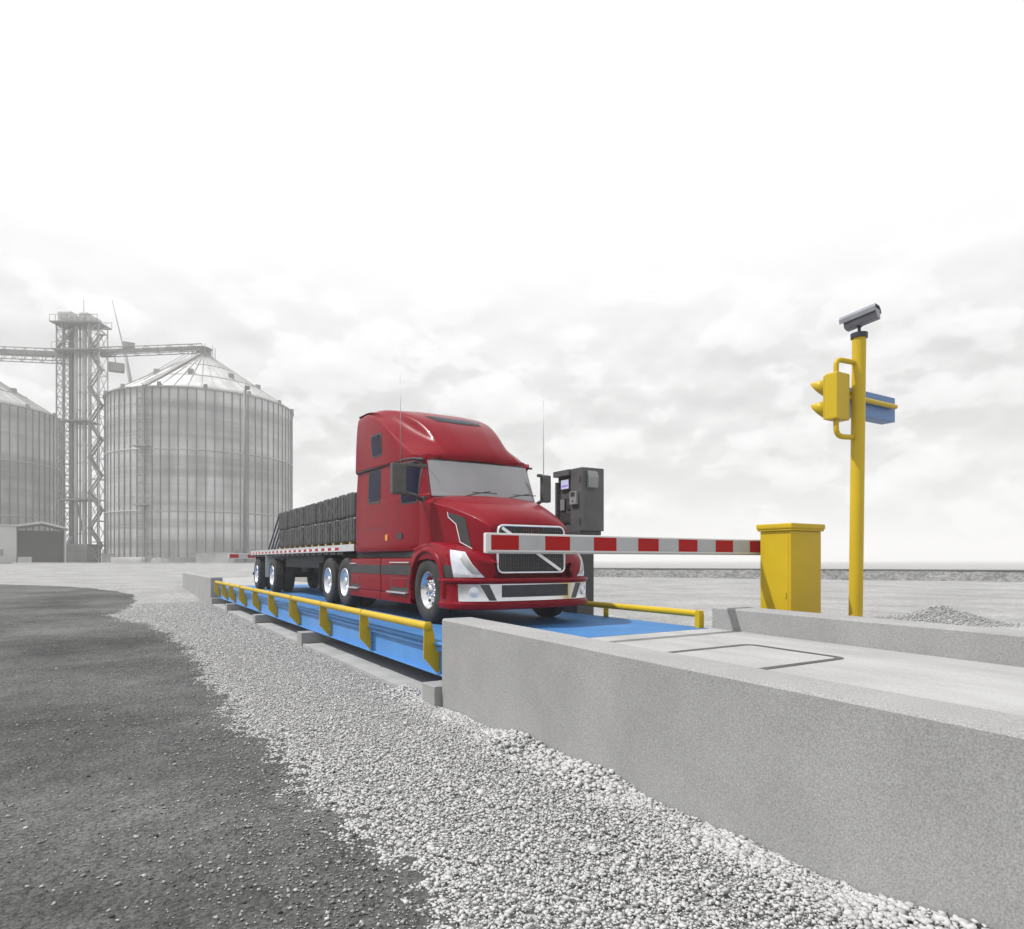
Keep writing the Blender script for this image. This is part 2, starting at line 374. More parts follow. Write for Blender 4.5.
# gravel heap
hc = (20.0, 9.4); pts = []; sz = []
bm = nb(); P = []
def heap(u, v):
    r2 = (u/1.15)**2+(v/1.4)**2; return .38*math.exp(-r2*1.9)*(1+.12*math.sin(u*5)+.1*math.sin(v*6+1))
for i in range(33):
    P.append([(hc[0]-2.6+5.2*i/32, hc[1]-2.8+5.6*j/32, -.75+heap(-2.6+5.2*i/32, -2.8+5.6*j/32)*1.05) for j in range(33)])
grid(bm, P); hp = obj('gravel_heap', bm, 'stone3'); hp.data.materials.clear(); hp.data.materials.append(M['ground'])
tag(hp, 'low grey heap of loose gravel behind the right concrete wall', 'gravel heap')
for i in range(3800):
    u, v = rng.normal(0,.72), rng.normal(0,.85); s = .014+.034*rng.beta(1.2,4)
    pts.append((hc[0]+u, hc[1]+v, -.74+heap(u, v)*1.05+s*.3)); sz.append(s)
hs = stones('loose_stones', np.array(pts), np.array(sz), 'stone3', 'grey stones covering the gravel heap'); hs.parent = hp
# ------------------------------------------------------------------ concrete approach and walls
def sl(y): return -.01*(6.65-y) if y < 6.65 else 0      # approach falls gently towards the camera
def sloped_block(name, x0, x1, y0, y1, ztop, zbot, m, ch=.015, **k):
    bm = nb(); prof = [(x0,None,0),(x0,ztop-ch,1),(x0+ch,ztop,1),(x1-ch,ztop,1),(x1,ztop-ch,1),(x1,None,0)]
    ys = [y0+(y1-y0)*i/8 for i in range(9)]; rows = []
    for y in ys: rows.append([(x, y, zbot if z is None else z+sl(y)) for x, z, q in prof])
    V = grid(bm, rows)
    for row in (V[0], V[-1]): bm.faces.new(row)
    for i in range(8): bm.faces.new((V[i][0], V[i+1][0], V[i+1][-1], V[i][-1]))
    for f in bm.faces: f.smooth = False
    o = obj(name, bm, m); return o
o = sloped_block('concrete_wall', 3.27, 3.67, -5, 6.9, .322, -1.0, 'concrete', .02)
tag(o, 'long low concrete wall nearest the camera, its end against the blue weighbridge', 'concrete wall', 'concrete side walls')
o = sloped_block('concrete_wall', 7.55, 8.02, -5, 6.65, .315, -1.0, 'concrete', .02)
tag(o, 'low concrete wall in front of the yellow barrier cabinet and the yellow pole', 'concrete wall', 'concrete side walls')
o = sloped_block('concrete_wall', 3.2, 3.62, 27.5, 39.5, .34, -1.0, 'concrete', .02)
tag(o, 'far concrete wall beyond the rear end of the yellow guard rail', 'concrete wall', 'concrete side walls')
o = sloped_block('concrete_wall', 7.55, 7.97, 27.5, 39.5, .34, -1.0, 'concrete', .02)
tag(o, 'far concrete wall hidden behind the truck and trailer at the far ramp', 'concrete wall', 'concrete side walls')
tag(sloped_block('approach_slab', 3.672, 7.548, -5, 6.64, .0, -.9, 'slab', .005), 'pale concrete approach with a dark loop cut', kind='structure')
tag(sloped_block('far_approach_slab', 3.622, 7.548, 27.55, 41, .0, -.9, 'slab', .005), 'pale concrete approach beyond the weighbridge', kind='structure')
bm = nb(); box(bm, 3.205, 7.9, 6.91, 27.495, -.9, -.655); obj('foundation_slab', bm, 'found'); tag(bpy.data.objects['foundation_slab'], 'concrete strip under the weighbridge', kind='structure')
# saw-cut detector loop
bm = nb()
lp = []; cs = [(4.6,4.0),(6.55,4.0),(6.55,5.2),(4.6,5.2)]
for i in range(4):
    lp += [Vector((*p[:2],0)) for p in bend((*cs[i-1],0), (*cs[i],0), (*cs[(i+1)%4],0), .14, 6)]
n = len(lp); w = .042
V = []
for i in range(n):
    t = (lp[(i+1)%n]-lp[i-1]).normalized(); nn = Vector((-t.y, t.x, 0))
    V.append([bm.verts.new((q.x, q.y, sl(q.y)+.004)) for q in (lp[i]+nn*w, lp[i]-nn*w)])
for i in range(n): bm.faces.new((V[i][0], V[i][1], V[(i+1)%n][1], V[(i+1)%n][0]))
tag(obj('detector_loop', bm, 'cut'), 'dark sealed rectangular loop cut into the pale concrete approach', kind='structure')
# piers
first = True
for y in (7.05, 13.35, 18.3, 23.3, 27.2):
    bm = nb(); box(bm, 3.18, 4.1, y-.15 if y > 8 else 6.915, y+.22, -.9, -.44 if y > 8 else -.47, bev=.012)
    o = obj('concrete_pier', bm, 'concrete', None, (3.6, y, -.655))
    nm = {7.05: 'concrete pier under the girder beside the end of the nearest wall', 13.35: 'concrete pier under the middle of the blue girder, the largest seen away from the walls',
          18.3: 'concrete pier under the blue girder, second from the far wall', 23.3: 'concrete pier under the blue girder, partly hidden, between the second and the far wall', 27.2: 'concrete pier under the girder beside the far concrete wall'}[y]
    tag(o, nm, 'concrete pier', 'piers under the weighbridge')
# ------------------------------------------------------------------ weighbridge
WB = (5.46, 17, -.42)
wb = empty('weighbridge', WB, 'long blue steel truck scale with yellow side rails under the red truck', 'truck scale')
bm = nb(); prism(bm, [(3.42,6.915),(3.69,6.915),(3.69,6.66),(7.5,6.66),(7.5,27.48),(3.42,27.48)], 'Z', -.05, 0)
o = obj('deck', bm, 'tread', wb, WB)
bm = nb()
for k in range(1, 3):
    bm = nb(); y = 6.66+20.82*k/3; box(bm, 3.45, 7.47, y-.012, y+.012, .0012, .004); obj('deck_joint', bm, 'cut', wb, WB)
def girder(x, s, name):
    bm = nb()
    box(bm, x, x+.14*s if s > 0 else x, 6.92, 27.46, -.10, -.062) if s > 0 else box(bm, x-.14, x, 6.68, 27.46, -.10, -.062)
    a, b = (x+.05, x+.07) if s > 0 else (x-.07, x-.05)
    box(bm, a, b, 6.68, 27.46, -.40, -.102)
    a, b = (x+.012, x+.16) if s > 0 else (x-.16, x-.012)
    box(bm, a, b, 6.68, 27.46, -.425, -.402)
    for y in (9.8, 12.15, 14.5, 16.85, 19.0, 21.2, 23.3, 25.0):    # web stiffeners
        a, b = (x+.015, x+.049) if s > 0 else (x-.049, x-.015)
        box(bm, a, b, y+.03, y+.045, -.40, -.102)
    obj(name, bm, 'blue', wb, WB)
girder(3.42, 1, 'side_girder'); girder(7.5, -1, 'side_girder')
bm = nb()
for x in (4.4, 5.46, 6.5): box(bm, x-.07, x+.07, 6.7, 27.4, -.38, -.055)
for y in (6.72, 13.35, 18.3, 23.3, 27.3): box(bm, 3.6, 7.3, y-.06, y+.06, -.40, -.06)
obj('under_beam', bm, 'blue', wb, WB)
bm = nb(); tube(bm, [(3.415,6.67,-.028),(3.415,27.47,-.028)], .026, 10); obj('edge_lip', bm, 'blue', wb, WB)
BR = [7.4, 9.85, 12.15, 14.5, 16.85, 19.0, 21.2, 23.3, 25.0, 26.9]
def guard(x, s, zc, ys, y0, y1, post=False):
    bm = nb(); tube(bm, [(x,y0,zc),(x,y1,zc)], .052, 20)
    for y in ys[1:-1]: tube(bm, [(x,y-.012,zc),(x,y+.012,zc)], .0565, 20)
    g = obj('guard_rail', bm, 'yellow', wb, WB); smooth(g)
    for i, y in enumerate(ys):
        bm = nb()
        if not post:
            pr = [(x-.055,zc+.02),(x-.035,zc+.055),(x+.035,zc+.055),(x+.055,zc+.02),(3.416,-.02),(3.416,-.13),(3.467,-.14),(3.467,-.385),(3.43,-.40),(x-.06,-.20)]
            if i in (3, 6): prism(bm, pr, 'Y', y+.09, y+.105)
            prism(bm, pr, 'Y', y-.008, y+.008)
            if i == 0: lathe(bm, [(-.02,.001),(-.02,.055),(.0,.058)], (x, y0, zc), 'Y', 20)
            for zz in (-.2,-.26,-.32): tube(bm, [(3.45,y-.02,zz),(3.45,y-.009,zz)], .011, 6)
        else:
            prism(bm, [(y-.045,.0),(y+.045,.0),(y+.045,zc),(y+.03,zc+.045),(y,zc+.058),(y-.03,zc+.045),(y-.045,zc)], 'X', x-.05, x+.05) if i == 0 else tube(bm, [(x,y,.001),(x,y,zc)], .045, 12)
        b = obj('bracket' if not post else 'rail_post', bm, 'yellow', g, WB)
guard(3.315, 1, .185, BR, 7.4, 26.9)
guard(7.44, -1, .205, [6.80, 8.95, 11.2, 13.5, 15.8, 18.1, 20.4, 22.7, 25.0, 27.0], 6.80, 27.0, True)
# ------------------------------------------------------------------ barriers
def barrier(y, xt, xc, pair, label, label2):
    org = (xc+.33, y-.4, -.72)
    t = empty('barrier_gate', org, label, 'barrier gate', 'striped boom barriers at the two ends of the scale')
    bm = nb(); box(bm, xc, xc+.73, y-.63, y-.10, -.73, 1.44, bev=.012); c = obj('cabinet', bm, 'yellow', t, org)
    bm = nb(); box(bm, xc-.03, xc+.76, y-.66, y-.07, 1.441, 1.475, bev=.008); box(bm, xc-.045, xc+.775, y-.675, y-.055, 1.47, 1.55, bev=.02)
    obj('lid', bm, 'yellow', t, org)
    bm = nb(); box(bm, xc-.004, xc-.001, y-.59, y-.16, -.2, 1.38, bev=.003)
    d = obj('door', bm, 'yellow', t, org)
    bm = nb(); box(bm, xc-.016, xc-.009, y-.56, y-.53, .45, .53); obj('lock', bm, 'yellow', d, org)
    bm = nb(); tube(bm, [(xc+.33,y-.11,1.2),(xc+.33,y+.02,1.2)], .09, 20); obj('boom_hub', bm, 'black', t, org)
    bm = nb(); box(bm, xt, xc+.75, y, y+.07, 1.085, 1.325, 0, bev=.018)
    bm.faces.ensure_lookup_table()
    bo = obj('boom', bm, 'white', t, org)
    bm = nb(); box(bm, xt+.03, xc+.74, y-.006, y+.0, 1.082, 1.104, bev=.002); obj('boom_edge', bm, 'edge', bo, org)
    for side in (-1, 1):
        bm = nb(); a = xt+.07; k = 0; ya, yb = (y-.0045, y-.0005) if side < 0 else (y+.0705, y+.0745)
        while a < xc+.7:
            b = min(a+pair/2, xc+.7); box(bm, a, b, ya, yb, 1.125, 1.30, k%2); a = b; k += 1
        obj('stripe_sheet', bm, ['reds','greys'], bo, org)
    return t
barrier(6.6, 3.69, 8.44, .76, 'yellow barrier cabinet with red and white boom lowered before the truck', '')
barrier(33, 4.58, 8.9, .80, 'small distant red and white boom barrier behind the flatbed trailer', '')
# ------------------------------------------------------------------ pole with camera, light, sign
PO = (9.255, 5.48, -.72)
pl = empty('signal_pole', PO, 'tall round yellow pole rising behind the right concrete wall', 'pole')
LEAN = .022
def lx(z): return PO[0]+(z-.3)*LEAN
bm = nb(); tube(bm, [(lx(-.74),5.48,-.74),(lx(4.27),5.48,4.27)], .094, 32); smooth(obj('post', bm, 'yellow', pl, PO))
bm = nb(); lathe(bm, [(0,.001),(0,.114),(.07,.116),(.075,.001)], (lx(4.27),5.48,4.265), 'Z', 32); smooth(obj('cap', bm, 'navy', pl, PO))
bm = nb(); box(bm, PO[0]-.2, PO[0]+.2, 5.28, 5.68, -.74, -.70, bev=.006); obj('base_plate', bm, 'yellow', pl, PO)
# camera
CO = (lx(4.36), 5.48, 4.34)
cm = empty('security_camera', CO, 'grey security camera in a long housing on top of the yellow pole', 'security camera')
bm = nb(); tube(bm, [(CO[0],CO[1],4.33),(CO[0],CO[1],4.46)], .022, 12); tube(bm, [(CO[0],CO[1],4.335),(CO[0],CO[1],4.352)], .06, 16); tube(bm, [(CO[0]-.035,CO[1],4.455),(CO[0]+.035,CO[1],4.455)], .03, 12); smooth(obj('bracket', bm, 'navy', cm, CO))
MT = Matrix.Translation((CO[0], CO[1]-.03, 4.545)) @ Matrix.Rotation(R(10), 4, 'Z') @ Matrix.Rotation(R(-9), 4, 'X') @ Matrix.Diagonal((1.3,.92,1.3,1))
def xf(bm, m): bmesh.ops.transform(bm, matrix=m, verts=bm.verts)
bm = nb(); prism(bm, [(-.07,-.01),(-.045,-.075),(.045,-.075),(.07,-.01),(.07,.045),(-.07,.045)], 'Y', -.25, .24, bev=.006); xf(bm, MT); hs_ = obj('housing', bm, 'camgrey', cm, CO)
bm = nb(); prism(bm, [(-.085,.0),(-.085,.05),(-.06,.085),(.06,.085),(.085,.05),(.085,.0),(.079,.0),(.079,.046),(.056,.078),(-.056,.078),(-.079,.046),(-.079,.0)], 'Y', -.26, .29, bev=0); xf(bm, MT); obj('sun_shield', bm, 'camgrey', cm, CO)
bm = nb(); prism(bm, [(-.055,-.055),(.055,-.055),(.055,.035),(-.055,.035)], 'Y', .2401, .244); xf(bm, MT); obj('lens_window', bm, 'glassd', cm, CO)
bm = nb(); box(bm, -.0715, -.0705, -.24, .23, -.018, -.008); xf(bm, MT); obj('seam', bm, 'black', hs_, CO)
# traffic light
TL = (8.80, 5.56, 3.05)
tl = empty('traffic_light', TL, 'yellow two lamp traffic light hung on the left of the yellow pole', 'traffic light')
bm = nb(); box(bm, 8.83, 9.15, 5.50, 5.70, 3.04, 3.72, bev=.025); obj('housing', bm, 'yellow', tl, TL)
bm = nb(); box(bm, 8.845, 9.135, 5.701, 5.73, 3.06, 3.70, bev=.012); obj('front_door', bm, 'yellow', tl, TL)
for z, mm in ((3.54,'lamp_r'),(3.22,'lamp_g')):
    M[mm] = mat(mm+'_lens', (.25,.02,.02) if mm == 'lamp_r' else (.02,.2,.06), .15, coat=1)
    bm = nb(); n = 20; rings = []
    for k in range(n+1):                       # open cowl visor, longer on top
        a = R(-60)+R(300)*k/n; ln = .15+.12*math.sin(a)
        c, s = math.cos(a), math.sin(a)
        rings.append([bm.verts.new((8.99+c*rr, 5.73+l, z+s*rr)) for rr, l in ((.142,0),(.135,ln),(.129,ln),(.136,0))])
    for i in range(n):
        for j in range(4):
            f = bm.faces.new((rings[i][j], rings[i][(j+1)%4], rings[i+1][(j+1)%4], rings[i+1][j])); f.smooth = True
    bm.faces.new(rings[0]); bm.faces.new(rings[-1]); obj('visor', bm, 'yellow', tl, TL)
    bm = nb(); lathe(bm, [(0,.11),(.02,.09),(.035,.05),(.04,.001)], (8.99,5.731,z), 'Y', 24); obj('lens', bm, mm, tl, TL)
bm = nb()
tube(bm, [Vector((8.93,5.58,3.71))]+bend((8.93,5.58,3.71),(8.93,5.58,3.92),(9.22,5.50,3.90),.1)+[Vector((9.22,5.50,3.90))], .038, 14)
smooth(obj('bracket', bm, 'yellow', tl, TL))
bm = nb()
tube(bm, [Vector((8.93,5.58,3.05))]+bend((8.93,5.58,3.05),(8.93,5.58,2.80),(9.22,5.50,2.80),.13)+[Vector((9.20,5.50,2.80))], .038, 14)
smooth(obj('bracket', bm, 'yellow', tl, TL))
# sign box
SB = (9.75, 5.9, 3.1)
sb = empty('message_sign', SB, 'blue box shaped sign on a yellow arm behind the yellow pole', 'sign')
bm = nb(); box(bm, 9.20, 10.80, 5.74, 5.96, 3.24, 3.63, bev=.006); s0 = obj('housing', bm, 'bluebox', sb, SB)
bm = nb(); box(bm, 9.24, 10.76, 5.961, 5.966, 3.28, 3.59); obj('display', bm, 'black', sb, SB)
bm = nb(); tube(bm, [(9.25,5.68,3.465),(10.70,5.68,3.465)], .038, 14); tube(bm, [(10.5,5.68,3.465),(10.5,5.745,3.465)], .03, 10); tube(bm, [(9.26,5.56,3.465),(9.26,5.70,3.465)], .03, 10); smooth(obj('mounting_arm', bm, 'yellow', sb, SB))
# ------------------------------------------------------------------ kiosk
KO = (8.0, 10.5, -.72)
kk = empty('ticket_kiosk', KO, 'dark grey driver kiosk with a lit screen on a post beside the truck', 'kiosk')
bm = nb(); box(bm, 7.8, 8.22, 10.27, 10.75, -.73, 1.50, bev=.008); obj('post', bm, 'kioskd', kk, KO)
bm = nb(); box(bm, 7.74, 8.27, 10.10, 10.85, 1.50, 1.58, bev=.008); obj('mounting_plate', bm, 'kioskd', kk, KO)
bm = nb(); box(bm, 7.83, 8.30, 10.05, 10.95, 1.581, 2.82, bev=.01)
prism(bm, [(10.05,1.585),(10.05,2.815),(10.42,2.815),(10.42,1.585)], 'X', 7.752, 7.829)
box(bm, 7.752, 7.829, 10.9, 10.95, 1.585, 2.6); box(bm, 7.70, 7.829, 10.42, 10.95, 2.70, 2.815, bev=.005); box(bm, 7.752, 7.829, 10.42, 10.9, 1.585, 1.70)
hd = obj('housing', bm, 'kiosk', kk, KO)
bm = nb(); box(bm, 7.79, 7.829, 10.50, 10.82, 2.42, 2.66, bev=.004); sc_ = obj('display', bm, 'black', kk, KO)
bm = nb(); box(bm, 7.786, 7.7895, 10.54, 10.79, 2.45, 2.63, 0); box(bm, 7.7835, 7.7858, 10.56, 10.77, 2.48, 2.53, 1); obj('screen', bm, ['screen','screen2'], sc_, KO)
for y0, y1, z0, z1, nm in ((10.47,10.63,2.03,2.26,'card_reader'),(10.68,10.84,2.0,2.26,'keypad'),(10.47,10.86,1.76,1.97,'ticket_slot')):
    bm = nb(); box(bm, 7.80, 7.829, y0, y1, z0, z1, bev=.008); p = obj(nm, bm, 'black', kk, KO)
    bm = nb()
    if nm == 'keypad':
        box(bm, 7.7945, 7.7995, y0+.01, y0+.15, z0+.02, z0+.24)
        for i in range(3):
            for j in range(4): box(bm, 7.790, 7.7955, y0+.02+i*.045, y0+.05+i*.045, z0+.03+j*.055, z0+.065+j*.055)
        o = obj('keys', bm, 'kioskl', p, KO)
    else:
        box(bm, 7.797, 7.7995, y0+.02, y1-.02, (z0+z1)/2-.012, (z0+z1)/2+.012); obj('slot', bm, 'kioskd', p, KO)
bm = nb(); box(bm, 7.69, 7.751, 10.16, 10.38, 2.10, 2.36, bev=.012); p = obj('intercom', bm, 'kioskl', kk, KO)
bm = nb()
box(bm, 7.688, 7.6899, 10.20, 10.34, 2.255, 2.345)
for z in (2.27,2.29,2.31,2.33): box(bm, 7.685, 7.6885, 10.21, 10.33, z-.003, z+.004)
obj('speaker_grille', bm, 'kioskd', p, KO)
bm = nb(); lathe(bm, [(0,.02),(-.006,.02),(-.008,.001)], (7.69,10.27,2.17), 'X', 16); obj('call_button', bm, 'kioskd', p, KO)
for z in (2.58, 1.76):
    bm = nb(); box(bm, 7.742, 7.7515, 10.085, 10.125, z-.06, z+.06, bev=.004); obj('latch', bm, 'black', kk, KO)
bm = nb(); prism(bm, [(10.049,2.76),(9.97,2.74),(9.93,2.62),(9.95,2.42),(10.049,2.40)], 'X', 7.87, 8.08, bev=.01); obj('vent_hood', bm, 'kioskl', kk, KO)
# ------------------------------------------------------------------ truck
TO = (5.48, 9.45, 0.0); XC = 5.48
tk = empty('semi_truck', TO, 'dark red semi truck with tall sleeper cab standing on the blue weighbridge', 'truck')
BV = {}
def surf(name, grids, m, parent, k=5, key=None, extra=None):
    bm = nb()
    for P, ku, kv in grids:
        Q = catmull(catmull(P, ku, 0), kv, 1); grid(bm, [[tuple(q) for q in row] for row in Q])
    bmesh.ops.remove_doubles(bm, verts=bm.verts, dist=.0005)
    bmesh.ops.recalc_face_normals(bm, faces=bm.faces)
    if key: BV[key] = BVHTree.FromBMesh(bm)
    if extra: extra(bm)
    return obj(name, bm, m, parent, TO)
def mirror_half(half):      # half = [(u, y, z)] from outer side to centre; returns full row left to right
    L = [(XC-u, y, z) for u, y, z in half]; Rr = [(XC+u, y, z) for u, y, z in half[:-1]][::-1]
    return L+Rr
# cab below the seam: rings around the plan outline, stacked in height
def ring(z, yf, side, rear=13.02):
    h = [(0, rear, z), (.9, rear, z), (side-.06, rear, z), (side, rear-.07, z), (side, 12.2, z), (side-.012, 11.3, z), (side-.05, 10.7, z), (side-.10, 10.25, z),
         (side-.17, yf+.20, z), (side-.235, yf+.095, z), (side-.40, yf+.05, z), (.45, yf+.015, z), (0, yf, z)]
    return h
lev = [(1.16, 9.74, 1.20), (1.20, 9.74, 1.25), (1.6, 9.74, 1.255), (2.05, 9.74, 1.25), (2.12, 9.76, 1.248), (2.45, 9.89, 1.235), (2.80, 10.02, 1.215)]
rowsL = [[(XC-u, y, z) for u, y, z in ring(*l)] for l in lev]; rowsR = [[(XC+u, y, z) for u, y, z in ring(*l)] for l in lev]
def cabfloor(bm):
    vs = [bm.verts.new(p) for p in rowsL[0]+rowsR[0][::-1][1:-1]]; bm.faces.new(vs)
cab = surf('cab_body', [(rowsL, 4, 4), (rowsR, 4, 4)], 'red', tk, key='cab', extra=cabfloor)
# roof fairing
def rst(y, w, z0, zsh, wd, zt, bow, dz=.10):
    B = lambda u: bow*(u/1.25)**2.2
    h = [(w-.03, y+B(w), z0-.05), (w+.004, y+B(w), z0-.01), (w+.006, y+B(w), z0+.06), (w-.01, y+B(w), z0+(zsh-z0)*.55), (w-.05, y+B(w), zsh-.06), (w-.13, y+B(w), zsh),
         (wd+.05, y+B(wd), zsh+(zt-zsh)*.30+.01), (wd-.03, y+B(wd), zt-dz*.75), (wd-.10, y+B(wd), zt-dz*.3), (wd-.3, y+B(wd-.3), zt-.015), (wd*.4, y+B(wd*.4), zt), (0, y, zt)]
    return mirror_half(h)
st = [(13.03, 1.235, 2.80, 3.90, 1.12, 3.93, 0, .02), (13.01, 1.25, 2.795, 3.915, 1.14, 3.945, 0, .02), (12.8, 1.255, 2.795, 3.91, 1.13, 3.965, 0, .03), (12.5, 1.258, 2.79, 3.90, 1.12, 3.968, 0, .04), (12.25, 1.257, 2.79, 3.84, 1.09, 3.965, 0, .06), (12.0, 1.256, 2.785, 3.76, 1.05, 3.94, .02, .08), (11.6, 1.25, 2.775, 3.60, .97, 3.86, .06),
      (11.2, 1.235, 2.765, 3.40, .89, 3.73, .10), (10.85, 1.21, 2.76, 3.21, .82, 3.57, .14), (10.52, 1.17, 2.755, 3.05, .76, 3.36, .17), (10.24, 1.13, 2.745, 2.93, .72, 3.13, .19, .09), (10.05, 1.09, 2.73, 2.84, .71, 2.95, .20, .06), (9.95, 1.065, 2.715, 2.77, .71, 2.81, .20, .03), (9.95, 1.05, 2.69, 2.715, .71, 2.72, .20, .01)]
roof = surf('roof_fairing', [([rst(*s) for s in st], 5, 4)], 'red', tk, key='roof')
bm = nb(); P = [[(x, y, 2.735) for x, y, z in rst(*s)] for s in st[2:]]
for row in P: row[0] = (row[0][0]+.03, row[0][1], 2.80); row[-1] = (row[-1][0]-.03, row[-1][1], 2.80)
grid(bm, [[(P[i][0][0]+(P[i][-1][0]-P[i][0][0])*t, P[i][0][1], 2.745) for t in (0,.25,.5,.75,1)] for i in range(len(P))])
obj('roof_underside', bm, 'black', roof, TO)
# hood + grille surround
def hst(y, hw, ze, zc, hb, zb=.69, ro=.05):
    h = [(hb, y+.02, zb), (hb-.01, y+.01, zb+.10), (hb-(hb-hw)*.55, y, (zb+ze)/2), (hw+.035, y, ze-.10), (hw+.005, y, ze-.035), (hw-.05, y, ze+.005), (hw-.17, y, ze+(zc-ze)*.45), (hw*.45, y-.01, ze+(zc-ze)*.88), (0, y-.015, zc)]
    return mirror_half(h)
hs1 = [(10.0, 1.12, 2.0, 2.13, 1.2), (9.72, 1.09, 1.995, 2.10, 1.17), (9.45, .995, 1.93, 2.06, 1.10), (9.1, .89, 1.835, 1.965, 1.0), (8.8, .80, 1.735, 1.86, .90), (8.6, .74, 1.655, 1.765, .82), (8.47, .695, 1.585, 1.67, .755), (8.41, .665, 1.54, 1.60, .715)]
front = hst(8.41, .665, 1.54, 1.60, .715)
def nose(bm): pass
hood = surf('hood', [([hst(*s) for s in hs1], 4, 4)], 'red', tk, key='hood')
bm = nb(); c = catmull([front], 4, 1)[0]
P = [[tuple(q) for q in c]] 
for t, dy in ((.06,-.022),(.14,-.03),(.5,-.034),(1,-.036)):
    P.append([(XC+(q[0]-XC)*(1-t), q[1]+dy if True else 0, 1.16+(q[2]-1.16)*(1-t)) for q in c])
grid(bm, P); bmesh.ops.remove_doubles(bm, verts=bm.verts, dist=.0005); bmesh.ops.recalc_face_normals(bm, faces=bm.faces); bx_ = None; BV['nose'] = BVHTree.FromBMesh(bm); obj('nose_panel', bm, 'red', hood, TO)
bm = nb(); box(bm, XC-.92, XC+.92, 8.49, 8.62, .60, 1.02, bev=.02); obj('valance', bm, 'red', hood, TO)
# fenders
AC = (9.50, .53); AR = .61
def za(y):
    d = AR**2-(y-AC[0])**2
    return AC[1]+math.sqrt(d) if d > 0 else None
def fst(y, s, ye=None):
    zc = np.interp(y, [8.30,8.42,8.55,8.75,9.0,9.45,9.9,10.1], [.96,1.06,1.13,1.19,1.245,1.29,1.25,1.20])
    xo = np.interp(y, [8.30,8.36,8.45,8.6,8.8,9.0,10.2], [.72,.93,1.06,1.165,1.225,1.25,1.255])
    hi = np.interp(y, [8.4,8.6,9.1,9.5,10.1], [.68,.77,.93,1.05,1.12])
    hi = min(hi, xo-.05)
    zb = .735 if y <= 8.845 else (za(y) or .30)
    if y > AC[0]+AR-.005: zb = .30
    zb = max(zb, .30) if y > 9 else zb
    h = [(hi-.06, zc-.03), (hi+(xo-hi)*.35, zc+.012), (hi+(xo-hi)*.72, zc-.02), (xo-.045, zc-.085), (xo-.008, zc-.17), (xo, min(zc-.26, zb+(zc-zb)*.5)), (xo+.004, zb+.05 if y > 8.84 else zb+.1), (xo+.012 if y > 8.84 else xo, zb), (xo-.05, zb+(.015 if y > 8.84 else 0)), (xo-.3 if y > 8.84 else xo-.08, zb+(.02 if y > 8.84 else 0))]
    return [(XC+s*u, y, z) for u, z in h]
ysf = [8.30,8.36,8.45,8.6,8.75,8.84,8.846,8.87,8.92,9.0,9.1,9.25,9.45,9.65,9.8,9.9,9.98,10.03,10.05,10.058,10.075,10.12]
for s in (-1, 1):
    Q = [catmull([fst(y, s)], 4, 1)[0] for y in ysf]
    bm = nb(); grid(bm, [[tuple(q) for q in r] for r in Q]); bmesh.ops.recalc_face_normals(bm, faces=bm.faces)
    BV['fender%d' % s] = BVHTree.FromBMesh(bm); o = obj('fender', bm, 'red', tk, TO); smooth(o, 50)
    bm = nb(); n = 28; rows = []                 # flared arch lip
    for i in range(n+1):
        a = R(-16)+R(204)*i/n; c, q = math.cos(a), math.sin(a)
        rows.append([(XC+s*u, AC[0]+c*r, AC[1]+q*r) for u, r in ((1.255,AR+.075),(1.272,AR+.06),(1.285,AR+.03),(1.283,AR),(1.262,AR-.012),(1.18,AR-.012))])
    grid(bm, rows); o2 = obj('arch_lip', bm, 'red', o, TO)
    bm = nb(); rows = []
    for i in range(25):
        a = R(-10)+R(200)*i/24
        rows.append([(XC+s*u, AC[0]+math.cos(a)*(AR+.01), AC[1]+math.sin(a)*(AR+.01)) for u in (1.24,.85,.62)])
    grid(bm, rows); V = bm.verts[:]; 
    obj('wheel_well', bm, 'black', o, TO)
# bumper: profile swept round the front
def bpath(u):                                    # plan of the bumper face, u in -1..1 (x), returns (x, y)
    pass
bp_ = [(-1.25,9.02),(-1.252,8.8),(-1.22,8.62),(-1.13,8.47),(-.98,8.37),(-.78,8.29),(-.5,8.235),(0,8.21),(.5,8.235),(.78,8.29),(.98,8.37),(1.13,8.47),(1.22,8.62),(1.252,8.8),(1.25,9.02)]
def outset(path, d):
    out = []
    for i, p in enumerate(path):
        a, b = path[max(i-1,0)], path[min(i+1,len(path)-1)]
        t = Vector((b[0]-a[0], b[1]-a[1])).normalized(); nn = Vector((t.y, -t.x))
        if nn.y > .3: nn = nn
        out.append((p[0]+nn.x*d, p[1]+nn.y*d))
    return out
def sweep(path, prof, m, name, parent, key=None, k=5):
    path = [tuple(q) for q in catmull([path], k, 1)[0]]; rows = []
    for d, z in prof: rows.append([(XC+x, y, z) for x, y in outset(path, d)])
    bm = nb(); V = grid(bm, rows)
    for row in ([v[0] for v in V], [v[-1] for v in V]):
        if len(row) > 2:
            try: bm.faces.new(row)
            except ValueError: pass
    bmesh.ops.recalc_face_normals(bm, faces=bm.faces)
    if key: BV[key] = BVHTree.FromBMesh(bm)
    return smooth(obj(name, bm, m, parent, TO), 35)
bpr = [(-.10,.735),(-.0,.735),(.022,.725),(.03,.70),(.018,.672),(-.004,.66),(-.008,.60),(-.008,.45),(.0,.385),(.022,.37),(.03,.34),(.012,.285),(-.03,.27),(-.12,.27)]
bump = sweep([(x, y) for x, y in bp_], bpr, 'red', 'bumper', tk, 'bumper')
ch = bp_[2:-2]
chp = [(-1.20,8.60)]+bp_[3:-3]+[(1.20,8.60)]
cinset = sweep(chp, [(-.02,.655),(.004,.653),(.0,.62),(-.001,.45),(.004,.40),(-.02,.395)], 'chrome', 'bumper_trim', bump, 'btrim')
